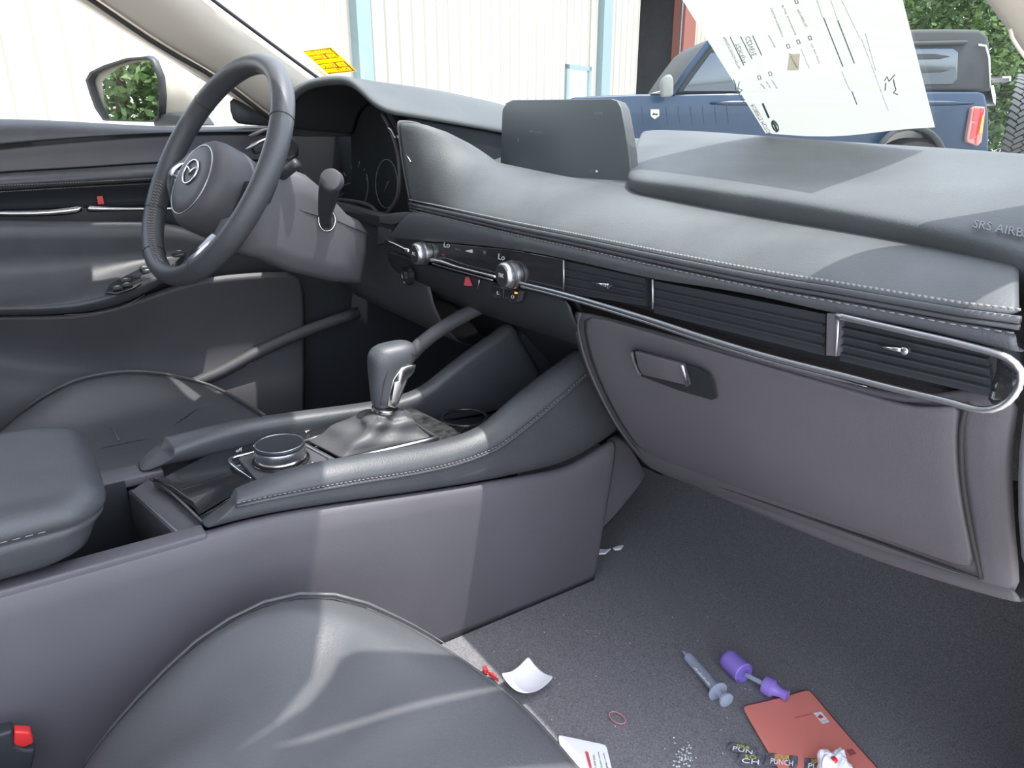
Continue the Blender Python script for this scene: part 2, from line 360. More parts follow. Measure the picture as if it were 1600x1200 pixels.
d = [([(-80, 342), (0, 342), (120, 343), (250, 344), (300, 352), (330, 368), (360, 385)], -0.70),
     ([(-80, 350), (0, 350), (120, 350), (250, 350), (300, 358), (330, 374), (355, 392)], -0.675),
     ([(-80, 400), (0, 400), (120, 400), (250, 395), (300, 392), (330, 395), (350, 400)], -0.695),
     ([(-80, 440), (0, 436), (90, 428), (150, 420), (220, 408), (300, 398), (345, 400)], -0.70),
     ([(-80, 480), (0, 475), (90, 465), (150, 452), (220, 425), (290, 405), (340, 400)], -0.655),
     ([(-80, 484), (0, 480), (90, 476), (150, 468), (220, 440), (280, 412), (335, 400)], -0.62)]
grid('armrest', [drow(*r) for r in d], leather, door, solid=0.006)
d = [([(-80, 484), (0, 480), (90, 476), (150, 468), (220, 440), (262, 420), (300, 408)], -0.62),
     ([(-80, 490), (0, 486), (90, 483), (150, 478), (220, 450), (262, 430), (300, 414)], -0.612),
     ([(-80, 499), (0, 496), (90, 493), (150, 490), (190, 481), (226, 462), (262, 440)], -0.635)]
grid('armrest_edge', [drow(*r) for r in d], leather, door, solid=0.004)
stitches('stitching', drow([(100, 492), (150, 489), (190, 480), (226, 461)], -0.628), 40, thread, door, 0.0007)
d = [([(-80, 499), (0, 496), (90, 493), (150, 490), (190, 481), (240, 455), (320, 430), (480, 420)], -0.66),
     ([(-80, 540), (0, 540), (90, 540), (150, 540), (210, 530), (260, 520), (330, 510), (480, 490)], -0.70),
     ([(-80, 575), (0, 580), (20, 592), (60, 596), (150, 598), (210, 600), (330, 590), (480, 570)], -0.70),
     ([(-80, 580), (0, 588), (20, 598), (60, 602), (150, 604), (210, 606), (330, 600), (480, 580)], -0.66),
     ([(-80, 800), (0, 800), (20, 800), (60, 800), (150, 780), (210, 760), (330, 740), (480, 700)], -0.66)]
grid('lower_panel', [drow(*r) for r in d], plastic, door, solid=0.006)
# window switch pod on the armrest
armn = V((0.35, -0.1, 1)).normalized(); aP = at(200, 440, 'x', -0.64)
sp = prism('switch_pod', [hit(x, y, aP, armn) for x, y in ((164, 461), (172, 447), (200, 432), (240, 412), (262, 408), (270, 415), (232, 440), (206, 455), (185, 462))], armn*0.005, gloss, door, bevel=0.0015)
for (x, y) in ((184, 452), (197, 440), (199, 447), (227, 421), (231, 426)):
    c = hit(x, y, aP+armn*0.005, armn)
    k = rbox('window_switch', c+armn*0.003, (0.006, 0.009, 0.0035), darkp, sp, bevel=0.0015, seg=2)
    rbox('switch_mark', c+armn*0.0067, (0.002, 0.0035, 0.0003), marks, sp, bevel=0, seg=1)
mp = hit(278, 395, aP, armn)
mk = lathe('mirror_switch', mp, armn, [(0.0, 0), (0.021, 0), (0.021, 0.005), (0.016, 0.007), (0.012, 0.003), (0.0, 0.003)], gloss, door)
for a in range(4):
    c = mp+V((math.cos(a*1.57), math.sin(a*1.57), 0))*0.0135
    rbox('switch_mark', c+armn*0.0072, (0.002, 0.0035, 0.0004), marks, mk, bevel=0, seg=1)
# sill plate / hinge pillar in front of the driver seat
grid('kick_panel', [xs([(320, 500), (334, 525), (352, 560), (380, 572)], 'x', -0.70), xs([(318, 500), (322, 535), (314, 585), (318, 600)], 'x', -0.702), xs([(250, 520), (250, 560), (240, 600), (250, 620)], 'x', -0.704)], plastic, door)
tube('sill_trim', smooth_path(xs([(240, 625), (310, 596), (350, 579), (400, 552), (470, 520), (560, 488)], 'x', -0.675), 14), 0.013, plastic, door, n=12)

# door mirror outside
mir = thing('door_mirror', 'cream painted door mirror outside the driver window, its glass full of green trees', 'mirror', tuple(at(250, 195, 'x', -0.86)))
gp = [(135, 125), (142, 112), (165, 101), (200, 90), (232, 87), (240, 94), (250, 120), (253, 150), (251, 184), (240, 191), (200, 190), (163, 189), (150, 170), (141, 145)]
mn = V((0.45, -0.89, 0.0)).normalized(); mP = at(200, 140, 'x', -0.93)
ring = [hit(x, y, mP, mn) for x, y in gp]; c0 = sum(ring, V((0, 0, 0)))/len(ring)
ax = -mn
def sc(f, d, shift=V((0, 0, 0))): return [c0+(p-c0)*f+ax*d+shift for p in ring]
bm = bmesh.new(); loft(bm, [sc(0.93, -0.002), sc(0.98, -0.004), sc(1.0, 0.004), sc(1.0, 0.012)], caps=False); loft(bm, [sc(0.93, -0.002), sc(0.92, 0.010)], caps=False); fixn(bm)
obj('surround', bm, darkp, mir, True)
bm = bmesh.new(); loft(bm, [sc(1.0, 0.012), sc(1.03, 0.02, V((0.0, 0, 0))), sc(1.0, 0.05, V((0.02, 0.0, 0))), sc(0.86, 0.085, V((0.035, 0.0, -.004))), sc(0.6, 0.115, V((0.05, 0, -0.012))), sc(0.25, 0.13, V((0.06, 0, -0.02)))]); fixn(bm)
obj('housing', bm, creampaint, mir, True)
gl = [(160, 128), (168, 118), (190, 104), (215, 97), (236, 94), (243, 110), (248, 135), (249, 165), (244, 184), (236, 190), (205, 190), (172, 187), (163, 165)]
bm = bmesh.new(); bm.faces.new([bm.verts.new(hit(x, y, mP+mn*0.003, mn)) for x, y in gl]); face_to(bm)
obj('mirror_glass', bm, mirrorm, mir)
prism('mirror_arm', [hit(x, y, mP, mn) for x, y in ((238, 184), (262, 176), (290, 182), (300, 196), (240, 198))], ax*0.06, darkp, mir, bevel=0.004)
# ================================================================ DASHBOARD
dash = thing('dashboard', 'long black leather dashboard with stitched edge, chrome vent strip and glovebox', 'dashboard', (0, 0.1, 0.8))
# --- leather roll above the stitching
stx = [(640, 315), (700, 328), (800, 350), (900, 370), (1050, 401), (1200, 430), (1300, 446), (1400, 463), (1500, 480), (1560, 488), (1596, 492)]
stitch = smooth_path([at(x, y, 'y', 0.0) for x, y in stx], 26)
crest_px = [(620, 187, -.02), (655, 190, 0.0), (692, 208, .035), (737, 243, .07), (782, 254, .10), (870, 272, .12), (985, 292, .13), (1100, 315, .13), (1250, 340, .13), (1400, 365, .13), (1600, 400, .13)]
crest = smooth_path([at(x, y, 'y', d) for x, y, d in crest_px], 26)
rows = []
for k, t_ in enumerate((0, .08, .25, .45, .65, .85, 1.0)):
    r = []
    for i, (a, b) in enumerate(zip(stitch, crest)):
        u = i/25.0; bulge = 0.016*math.sin(math.pi*t_)*min(1, 0.35+u*3)
        p = lerp(a, b, t_); p += V((0, -bulge*0.5, bulge*0.75)); r.append(p)
    rows.append(r)
rows.append([p+V((0, .03, -.006)) for p in crest]); rows.append([p+V((0, .08, -.03)) for p in crest])
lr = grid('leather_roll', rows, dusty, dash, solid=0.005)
stitches('stitching', [p+V((0, -0.001, 0.0035)) for p in stitch], 190, thread, lr, 0.0010)
stitches('stitching', [p+V((0, -0.0015, -0.0125)) for p in stitch], 120, thread, lr, 0.00055)
tube('piping', [p+V((0, 0, -0.0035)) for p in stitch], 0.0028, leather, lr)
tube('piping', [p+V((0, 0.001, -0.0085)) for p in stitch], 0.0022, leather, lr)
# flap of leather at the left end (binnacle cheek)
left_e = [r[0] for r in rows[:7]]
grid('cheek_edge', [left_e, [p+V((-0.006, 0.012, 0.0)) for p in left_e], [p+V((-0.004, 0.05, -0.002)) for p in left_e]], leather, lr, solid=0.003)
tube('cheek_trim', [at(621, 212, 'y', -0.012), at(632, 236, 'y', -0.010), at(642, 253, 'y', -0.008)], 0.0012, chrome, dash)
# end flap at the right
re_ = [V((p.x+0.004, p.y, p.z)) for p in [rows[j][-1] for j in range(7)]]
grid('end_roll', [[p for p in re_], [p+V((0.014, 0.006, -0.002)) for p in re_], [p+V((0.02, 0.03, -0.015)) for p in re_], [p+V((0.02, 0.05, -0.06)) for p in re_]], leather, lr, solid=0.003)
# --- lower leather band between stitching and vents
vt = [(606, 372), (640, 376), (700, 380), (800, 390), (880, 405), (950, 421), (1020, 437), (1110, 450), (1200, 466), (1290, 488), (1400, 507), (1500, 530), (1560, 543), (1597, 556)]
vtop = smooth_path([at(x, y, 'y', 0.0) for x, y in vt], 26)
band = [[lerp(a+V((0, .001, -.01)), b, k)+V((0, -0.004*math.sin(k*3.1), 0)) for a, b in zip([at(638, 320, 'y', 0)]+stitch[1:], vtop)] for k in (0, .3, .6, .9, 1)]
band.append([p+V((0, 0.02, -0.002)) for p in vtop])
grid('stitched_band', band, leather, dash, solid=0.004)
# --- recess with vents and climate panel
cl = [(600, 388), (640, 398), (675, 409), (775, 436), (820, 447), (885, 462), (1000, 496), (1100, 529), (1200, 559), (1330, 592), (1480, 630), (1560, 640), (1597, 612)]
clow = smooth_path([at(x, y, 'y', 0.0) for x, y in cl[:11]], 26)
clr = [at(x, y, 'y', 0.0) for x, y in ((1480, 629), (1530, 638), (1558, 637), (1580, 625), (1595, 605), (1601, 585), (1594, 570), (1575, 556), (1540, 545), (1480, 530), (1400, 512), (1330, 496), (1312, 492))]
bk_rows = [[p+V((0, .030, 0)) for p in vtop], [p+V((0, .030, 0)) for p in resample([at(x, y, 'y', 0) for x, y in cl[:12]], 26)]]
grid('vent_backing', bk_rows, darkp, dash, solid=0.003, sub=0)
# glossy climate display
cp = [(656, 378), (700, 381), (800, 390), (880, 405), (881, 455), (820, 445), (775, 433), (675, 405), (650, 399)]
clim = prism('climate_panel', xs(cp, 'y', 0.002), (0, 0.012, 0), gloss, dash, bevel=0.001)
Pc, nc = V((0, 0.0012, 0)), V((0, 1, 0))
def tq(name, body, c, w, h, mt, parent, P0=Pc, n=nc, sx=0.12, slope=0.2, d=0.0003):
    x, y = c; a = hit(x, y, P0, n); b = hit(x+w, y+w*slope, P0, n); e = hit(x+h*sx, y-h, P0, n)
    return text_obj(name, body, a, b, e, mt, parent, d)
tq('display_text', 'Lo', (693, 386), 9, 9, marks, clim); tq('display_text', 'Lo', (778, 405), 10, 9, marks, clim)
tq('display_icon', 'a/c', (711, 390), 8, 4, dimmark, clim)
bm = bmesh.new()
for i in range(5):
    x = 728+i*2.2; prism_into(bm, [hit(a, b, Pc, nc) for a, b in ((x, 393+i*.45), (x+1.5, 393.3+i*.45), (x+1.5, 391.4-i*.35), (x, 391.2-i*.35))], (0, -0.0004, 0))
fixn(bm); obj('fan_bars', bm, marks, clim)
tq('display_icon', 'w', (754, 397), 5, 6, dimmark, clim)
bm = bmesh.new()
prism_into(bm, [hit(a, b, Pc, nc) for a, b in ((691, 397), (694, 398), (694, 399.5), (691, 398.5))], (0, -0.0004, 0)); obj('warning_light', bm, redmark, clim)
# knobs
def knob(px, py, wd):
    c = at(px, py, 'y', -0.026)
    k = thing_part(wd, c); return k
def make_knob(c, body):
    k = lathe('climate_knob', c, (0, 1, 0), [(0.0, 0.0), (0.0148, 0.0), (0.0158, 0.001), (0.0172, 0.003), (0.0172, 0.010), (0.015, 0.011), (0.012, 0.018)], silver, dash, n=48)
    lathe('knob_cap', c+V((0, -0.0004, 0)), (0, 1, 0), [(0.0, -0.0004), (0.0140, -0.0004), (0.0145, 0.0008), (0.0145, 0.002)], darkp, k, n=40)
    bm = bmesh.new()
    for i in range(60):
        a = 2*math.pi*i/60; p = c+V((math.cos(a)*0.0172, 0.005, math.sin(a)*0.0172)); tube_into(bm, [p, p+V((0, 0.005, 0))], 0.0005, 4)
    obj('knurling', bm, silver, k)
    lathe('bezel', c+V((0, 0.013, 0)), (0, 1, 0), [(0.012, 0.0), (0.0185, 0.0), (0.0190, 0.002), (0.0190, 0.006)], silver, k)
    P0 = c+V((0, -0.0012, 0))
    u = V((1, 0, 0)); text_obj('knob_text', body, P0+V((-.006, 0, -.002)), P0+V((.006, 0, -.002)), P0+V((-.006, 0, .0035)), marks, k)
    return k
kc1, kc2 = at(647, 397, 'y', -0.016), at(784, 431, 'y', -0.016)
make_knob(kc1, 'A/C'); make_knob(kc2, 'SYNC')
# chrome strips
def strip(name, pts, r0, mt=chrome, par=dash, n=10): return tube(name, pts, r0, mt, par, n)
s1 = strip('chrome_strip', smooth_path([at(x, y, 'y', -0.004) for x, y in ((605, 377), (620, 383), (640, 393))], 8), [0.004]*8)
strip('chrome_strip', smooth_path([at(x, y, 'y', -0.004) for x, y in ((675, 407), (690, 409), (710, 416), (740, 424), (775, 433))], 12), [0.0038, 0.0036, 0.0032, 0.0028, 0.0022, .002, .002, .002, .002, .002, .002, .002])
strip('lower_strip', smooth_path([at(x, y, 'y', 0.0) for x, y in ((676, 412), (700, 419), (740, 430), (770, 438))], 12), 0.0012, silver)
long_ = [at(x, y, 'y', -0.004) for x, y in ((812, 442), (885, 460), (1000, 494), (1100, 527), (1200, 557), (1330, 590), (1400, 608), (1480, 627))]+[p+V((0, -.004, 0)) for p in clr[1:]]
P_ = smooth_path(long_, 130)
tube('chrome_strip', P_, [0.0018+0.0010*min(1, i/60) for i in range(130)], silver, dash, 10)
tube('chrome_strip_underside', [p+V((0, 0.002, -0.0048)) for p in P_[:84]], [.0020]*78+[.0017, .0014, .001, .0007, .0005, .0003], silver, dash, 8)
# vents
def vent(name, q, nsl, tab=None, fr=True):
    a, b, c_, d_ = [at(x, y, 'y', 0.006) for x, y in q]     # TL TR BR BL
    o = prism(name, [a, b, c_, d_], (0, 0.02, 0), darkp, dash)
    bm = bmesh.new()
    for i in range(nsl):
        t_ = (i+1)/(nsl+1); l, r = lerp(a, d_, t_), lerp(b, c_, t_)
        prism_into(bm, [l+V((0, -.004, -.001)), r+V((0, -.004, -.001)), r+V((0, .004, .001)), l+V((0, .004, .001))], (0, 0, 0.0014))
    fixn(bm); obj('slats', bm, darkp, o)
    if tab:
        p, q_ = at(tab[0], tab[1], 'y', -0.002), at(tab[2], tab[3], 'y', -0.006)
        tube('vent_tab', [p, lerp(p, q_, .5), q_], [0.0012, .0016, .002], chrome, o)
        lathe('tab_knob', q_, (0, -1, 0), [(0, -.002), (.003, -.002), (.003, .002), (0, .003)], chrome, o, n=12)
    return o
vent('air_vent', ((884, 408), (1008, 435), (1008, 478), (884, 458)), 3, (925, 441, 952, 447))
vent('air_vent', ((1022, 439), (1290, 491), (1288, 556), (1022, 489)), 3)
vent('air_vent', ((1316, 497), (1545, 546), (1548, 620), (1312, 564)), 4, (1372, 541, 1415, 548))
for x0, y0, x1, y1 in ((881, 407, 881, 456), (1020, 437, 1020, 483)):
    tube('vent_divider', [at(x0, y0, 'y', -0.001), at(x1, y1, 'y', -0.001)], 0.0012, silver, dash)
prism('vent_divider', [at(x, y, 'y', -0.001) for x, y in ((1291, 489), (1313, 491), (1309, 557), (1290, 556))], (0, 0.012, 0), plumplastic, dash, bevel=0.001)
tube('vent_divider', [at(1311, 491, 'y', -0.003), at(1306, 556, 'y', -0.003)], 0.0014, silver, dash)
grid('vent_end', [[at(x, y, 'y', 0.0) for x, y in ((1545, 547), (1580, 563), (1595, 585))], [at(x, y, 'y', 0.014) for x, y in ((1560, 575), (1575, 590), (1580, 600))], [at(x, y, 'y', 0.0) for x, y in ((1530, 634), (1565, 634), (1590, 610))]], gloss, dash)
# engine start button and little buttons under the panel
lc = smooth_path([at(x, y, 'y', 0.012) for x, y in ((600, 390), (675, 415), (775, 441), (890, 468))], 12)
under = grid('button_panel', [lc, [p+V((0, .004, -.02)) for p in lc], [p+V((0, .02, -.05)) for p in lc], [p+V((0, .08, -.09)) for p in lc]], darkp, dash)
sb = lathe('start_button', at(634, 431, 'y', 0.004), (0, 1, 0), [(0, 0), (.013, 0), (.0135, .001), (.0145, -.001), (.0165, -.001), (.017, .008)], gloss, dash)
P0 = at(634, 431, 'y', 0.0028)
for i, wd in enumerate(('ENGINE', 'START', 'STOP')):
    z = 0.0035-i*0.004; text_obj('button_text', wd, P0+V((-.005, 0, z)), P0+V((.005, 0, z)), P0+V((-.005, 0, z+.0024)), dimmark, sb)
prism('hazard_symbol', xs([(727, 433), (725, 446), (733, 447)], 'y', 0.006), (0, 0.006, 0), redmark, dash)
for a, b in (((749, 437), (747, 452)),): tube('button_edge', [at(*a, 'y', .008), at(*b, 'y', .010)], 0.001, silver, dash)
bt = prism('seat_heater_button', xs([(768, 445), (787, 450), (786, 467), (773, 466), (768, 460)], 'y', 0.006), (0, 0.008, 0), gloss, dash, bevel=0.001)
tq('button_icon', 'L', (776, 460), 4, 5, marks, bt, V((0, .005, 0)))
bt = prism('fan_button', xs([(788, 450), (812, 456), (808, 473), (795, 474), (788, 466)], 'y', 0.006), (0, 0.008, 0), gloss, dash, bevel=0.001)
tq('button_icon', 'O', (798, 466), 5, 5, marks, bt, V((0, .005, 0)))
amb = mat('amber_indicator', (0.9, 0.2, 0.05), 0.4, emit=(1, 0.2, 0.03, 2.0))
prism('indicator_light', xs([(804, 456.5), (807, 457.2), (807, 459), (804, 458.4)], 'y', 0.0045), (0, 0.002, 0), amb, bt)
prism('button_edge', xs([(811, 454), (816, 455), (812, 470), (807, 471)], 'y', 0.004), (0, 0.004, 0), silver, dash)

# --- glovebox and lower dash
def ypan(u, v):                            # depth of the lower dash: recedes towards its foot, more on the left
    yb_ = 0.155-0.085*u; return 0.014+(yb_-0.014)*v**1.5
Lc = [(880, 462), (884, 505), (895, 550), (915, 600), (942, 650), (972, 695), (1006, 738)]
Rc = [(1597, 620), (1585, 665), (1580, 715), (1580, 765), (1583, 820), (1588, 885), (1595, 948)]
Lp = [(908, 472), (904, 510), (915, 560), (938, 615), (962, 660), (985, 692), (1006, 716)]
Rp = [(1507, 630), (1499, 662), (1498, 710), (1502, 760), (1510, 810), (1519, 855), (1529, 902)]
def lerp2(a, b, t_): return (a[0]+(b[0]-a[0])*t_, a[1]+(b[1]-a[1])*t_)
def panel_rows(L, R, push=0.0, u0=0.0, u1=1.0, nu=9, vmax=1.0):
    rows = []
    for j, (l, r) in enumerate(zip(L, R)):
        v = vmax*j/(len(L)-1)
        if j == 0: top = True
        row = []
        for i in range(nu):
            t_ = i/(nu-1); x, y = lerp2(l, r, t_)
            if j == 0:   # follow the chrome strip along the top
                y = 405+0.303*(x-660)+9 if x < 1480 else y
            row.append(at(x, y, 'y', ypan(u0+(u1-u0)*t_, v)+push))
        rows.append(row)
    return rows
rws = panel_rows(Lc, Rc, 0.006)
grid('lower_panel', rws, plumplastic, dash, solid=0.01)
gb = grid('glovebox_door', panel_rows(Lp, Rp, -0.0, 0.04, 0.9, vmax=0.95), plumplastic, dash, solid=0.006)
le = [r[0] for r in panel_rows(Lp, Rp, -0.0, 0.04, 0.9, vmax=0.95)]
tube('door_edge', [p+V((-.001, 0, 0)) for p in smooth_path(le, 20)], 0.0016, silver if 0 else plastic, gb)
ri = [r[-1] for r in panel_rows(Lp, Rp, 0.003, 0.04, 0.9, vmax=0.95)]
tube('shut_line', smooth_path([p+V((.002, 0, 0)) for p in ri], 20), 0.002, rubber, gb)
bo = panel_rows(Lp, Rp, 0.002, 0.04, 0.9, vmax=0.95)[-1]
tube('shut_line', smooth_path([p+V((0, 0, -.001)) for p in bo], 20), 0.0015, rubber, gb)
# glovebox handle : flat dark plate painting the shade of a recess, and pull
gh = [(985, 548), (992, 546), (1060, 566), (1092, 575), (1108, 586), (1114, 600), (1119, 622), (1112, 625), (1060, 610), (1002, 588), (994, 576)]
hP = at(1050, 585, 'y', 0.018); hn = V((0, -1, 0.12)).normalized()
def gsurf(x, y):
    yt = 414+.303*(x-660); yb2 = 716+(x-1006)*.3556; v = max(0, .95*(y-yt)/(yb2-yt)); return ypan(.04+.86*(x-985)/525, v)
hb = prism('handle_recess', [at(x, y, 'y', gsurf(x, y)-.0035) for x, y in gh], V((0, 0.002, 0)), matteb, gb, bevel=0.0)
for o_2 in (hb,):
    pass
gh2 = [(991, 549), (1064, 569), (1074, 603), (1003, 586), (996, 574)]
pull = prism('handle_pull', [at(x, y, 'y', gsurf(x, y)-.011) for x, y in gh2], V((0, 0.008, 0)), plumplastic, gb, bevel=0.002)
tube('handle_edge', [at(x, y, 'y', gsurf(x, y)-.010) for x, y in ((987, 550), (989, 562), (996, 580), (1001, 586))], 0.0022, plastic, gb)
tube('handle_edge', [at(x, y, 'y', gsurf(x, y)-.012) for x, y in ((1066, 570), (1070, 585), (1074, 602))], 0.0022, silver, gb)
# thin lip below the glovebox, and the left seam of the centre stack
lipL = smooth_path([at(1005, 722, 'y', .158), at(1100, 768, 'y', .15), at(1300, 852, 'y', .125), at(1450, 905, 'y', .10), at(1597, 948, 'y', .08)], 14)
grid('lower_lip', [[p+V((0, -.004, .02)) for p in lipL], [p+V((0, -.003, .003)) for p in lipL], [p+V((0, .02, 0)) for p in lipL], [p+V((0, .25, .03)) for p in lipL]], plumplastic, dash)
# dash end cap towards the open door
ec = xs([(1597, 500), (1603, 560), (1603, 640), (1592, 700), (1590, 800), (1600, 948)], 'y', 0.02)
grid('end_cap', [ec, [p+V((0.02, 0.05, 0)) for p in ec], [p+V((0.02, 0.3, 0)) for p in ec]], plastic, dash, solid=0.005)

# --- upper dash pad on the passenger side
lip = smooth_path([at(x, y, 'y', d) for x, y, d in ((983, 262, .16), (981, 272, .125), (990, 277, .10), (1030, 282, .098), (1100, 291, .095), (1225, 309, .09), (1350, 331, .085), (1480, 357, .075), (1600, 386, .06), (1660, 402, .06))], 24)
def backp(x, y): return ws_hit(x, y, -0.0)
rear = smooth_path([at(1002, 206, 'y', .40), at(1015, 201, 'y', .44), at(1060, 202, 'y', .455), at(1120, 205, 'y', .46), at(1200, 211, 'y', .455), at(1300, 218, 'y', .43), at(1400, 224, 'y', .40), at(1500, 230, 'y', .36), at(1600, 237, 'y', .31), at(1660, 240, 'y', .28)], 24)
rows = [[p+V((0, .030, -.052)) for p in lip], [p+V((0, .012, -.040)) for p in lip], [p+V((0, .001, -.012)) for p in lip], [p+V((0, -.001, -.004)) for p in lip], [p+V((0, .004, .0005)) for p in lip]]
for t_ in (.08, .2, .4, .6, .8, .95, 1.0): rows.append([lerp(a, b, t_)+V((0, 0, 0.002*math.sin(math.pi*t_))) for a, b in zip(lip, rear)])
rows.append([p+V((0, .03, -.02)) for p in rear])
pad = grid('upper_pad', rows, padmat, dash, solid=0.006)
pA, pB = at(1560, 350, 'z', 0.995), V((-0.02, -0.09, 1)).normalized()
pP = lerp(lip[18], rear[18], 0.10)+V((0, 0, .004)); pn_ = (rear[18]-lip[18]).cross(lip[20]-lip[16]).normalized()
text_obj('airbag_lettering', 'SRS AIRBAG', hit(1519, 355, pP, pn_), hit(1628, 376, pP, pn_), hit(1523, 343, pP, pn_), plastic, pad, 0.0006)
# dash deck between pad, screen and hood
deck = [[V((x, y, z)) for x in (-0.50, -0.3, -0.14, 0.0, 0.12, 0.2, 0.3)] for y, z in ((0.09, 0.955), (0.16, 0.985), (0.3, 1.012), (0.44, 1.024))]
grid('deck', deck, padmat, dash, toward=V((0, 0, 3)))
# --- instrument hood
hl = [at(440, 200, 'x', -.60), at(450, 165, 'x', -.575), at(464, 143, 'x', -.54), at(482, 132, 'x', -.50), at(500, 127.5, 'x', -.455), at(525, 124.5, 'x', -.39), at(547, 127, 'x', -.33), at(569, 144, 'x', -.265), at(594, 167, 'x', -.215), at(635, 176, 'x', -.208), at(681, 184, 'x', -.208), at(735, 194, 'x', -.215), at(784, 203, 'x', -.228), at(840, 214, 'x', -.23)]
hr = [at(440, 215, 'x', -.68), at(452, 150, 'x', -.66), at(464, 140, 'x', -.62), at(482, 130, 'x', -.58), at(503, 126.0, 'x', -.53), at(530, 123.6, 'x', -.47), at(560, 124.5, 'x', -.42), at(590, 127, 'x', -.38), at(619, 130, 'x', -.36), at(680, 139, 'x', -.35), at(741, 152, 'x', -.345), at(765, 158, 'x', -.34), at(787, 164, 'x', -.335), at(830, 180, 'x', -.33)]
HL, HR = smooth_path(hl, 30), smooth_path(hr, 30)
hbk = [V((p.x*0.8-0.1, yb(p.x*0.8-0.1)-0.01, 1.018)) for p in HR]
rows = [[p+V((-.002, .006, -.006)) for p in HL], [p+V((0, 0, -.0015)) for p in HL], HL, [lerp(a, b, .12)+V((0, 0, .001)) for a, b in zip(HL, HR)], [lerp(a, b, .5)+V((0, 0, .003)) for a, b in zip(HL, HR)], HR,
        [lerp(a, b, .3)+V((0, 0, .0)) for a, b in zip(HR, hbk)], [lerp(a, b, .7) for a, b in zip(HR, hbk)], hbk]
hood = grid('instrument_hood', rows, padmat, dash, solid=0.005)
# inside of the hood down to the gauges, and the wall below the lip on the right
inner = [V((p.x*0.93-0.03, 0.075, p.z-0.035 if p.z > 1.06 else p.z-0.015)) for p in HL[:20]]
grid('hood_lining', [[p+V((-.001, .002, -.003)) for p in HL[:20]], [lerp(a, b, .5) for a, b in zip(HL[:20], inner)], inner], matteb, hood)
grid('hood_wall', [[p+V((-.001, .002, -.003)) for p in HL if p.y > -.005], [p+V((-.004, .006, -.05)) for p in HL if p.y > -.005], [p+V((0, .01, -.16)) for p in HL if p.y > -.005]], matteb, hood)
# instrument cluster
box('binnacle_back', (-0.74, 0.10, 0.78), (-0.30, 0.13, 1.045), matteb, dash)
box('binnacle_floor', (-0.72, 0.01, 0.872), (-0.20, 0.12, 0.885), darkp, dash)
clp = prism('instrument_cluster', [V((x, 0.075, z)) for x, z in ((-0.62, 0.885), (-0.235, 0.885), (-0.235, 1.015), (-0.27, 1.045), (-0.32, 1.08), (-0.52, 1.09), (-0.60, 1.06))], (0, 0.02, 0), matteb, dash, bevel=0.002)
PG = V((0, 0.066, 0))
def garc(cx, cy, rx, ry, a0, a1, n=30): return [hit(cx+rx*math.cos(math.radians(a)), cy+ry*math.sin(math.radians(a)), PG, nc) for a in [a0+(a1-a0)*i/n for i in range(n+1)]]
tube('gauge_ring', garc(604, 287, 17, 38, 0, 360, 40)[:-1], 0.0008, dimmark, clp, n=6, closed=True)
tube('gauge_arc', garc(557, 290, 18, 36, -30, 75), 0.001, dimmark, clp, n=6)
for a, b in (((548, 257), (549, 264)), ((562, 252), (560, 261)), ((536, 290), (547, 286)), ((530, 307), (536, 302)), ((537, 270), (540, 275)), ((568, 266), (570, 264)), ((572, 280), (574, 279))):
    tube('gauge_tick', [hit(*a, PG, nc), hit(*b, PG, nc)], 0.0008, dimmark, clp, n=6)
tube('gauge_needle', [hit(600, 300, PG, nc), hit(607, 283, PG, nc)], 0.0007, dimmark, clp, n=6)
# cluster surround : rings and lower brow between column and dash
tube('cluster_bezel', smooth_path(xs([(598, 178), (612, 205), (622, 240), (625, 275), (622, 305), (610, 328), (598, 338), (588, 330), (580, 322), (560, 316), (530, 312)], 'y', 0.045), 30), 0.004, plastic, clp)
tube('bezel_highlight', smooth_path(xs([(607, 199), (613, 204), (618, 216)], 'y', 0.03), 8), 0.0025, silver, clp)
grid('cluster_side', [smooth_path(xs([(600, 178), (618, 215), (628, 250), (632, 300), (636, 330)], 'y', 0.06), 10), smooth_path(xs([(606, 172), (628, 212), (646, 255), (648, 300), (641, 330)], 'y', 0.01), 10)], matteb, dash)
prism('lower_brow', xs([(592, 337), (610, 333), (637, 331), (637, 345), (612, 352), (592, 349)], 'y', 0.004), (0, 0.05, 0), plastic, dash, bevel=0.003)
prism('lower_brow', xs([(590, 351), (606, 353), (610, 360), (606, 378), (588, 384)], 'y', 0.010), (0, 0.05, 0), plastic, dash, bevel=0.003)
# dash front behind and left of the wheel, driver knee panel
kn = [[V((x, y, z)) for x in (-0.70, -0.6, -0.45, -0.3, -0.2)] for y, z in ((0.03, 0.895), (0.02, 0.87), (0.03, 0.80), (0.05, 0.70), (0.13, 0.64), (0.3, 0.64))]
grid('knee_panel', kn, plastic, dash)
st_ = [[V((x, y, z)) for x in (-0.34, -0.2, 0.0, 0.1, 0.2)] for y, z in ((0.026, 0.86), (0.045, 0.81), (0.09, 0.77), (0.16, 0.70), (0.24, 0.62), (0.26, 0.50))]
grid('centre_stack', st_, darkp, dash)
# driver side air vent seen past the wheel rim
prism('side_vent', xs([(392, 226), (424, 212), (424, 232), (400, 242)], 'x', -0.63), (-0.02, 0, 0), darkp, dash, bevel=0.003)
tube('side_vent_trim', xs([(385, 234), (405, 222), (440, 208)], 'x', -0.625), 0.003, silver, dash)
tube('side_vent_trim', xs([(390, 214), (410, 204), (440, 196)], 'x', -0.64), 0.004, plastic, dash)

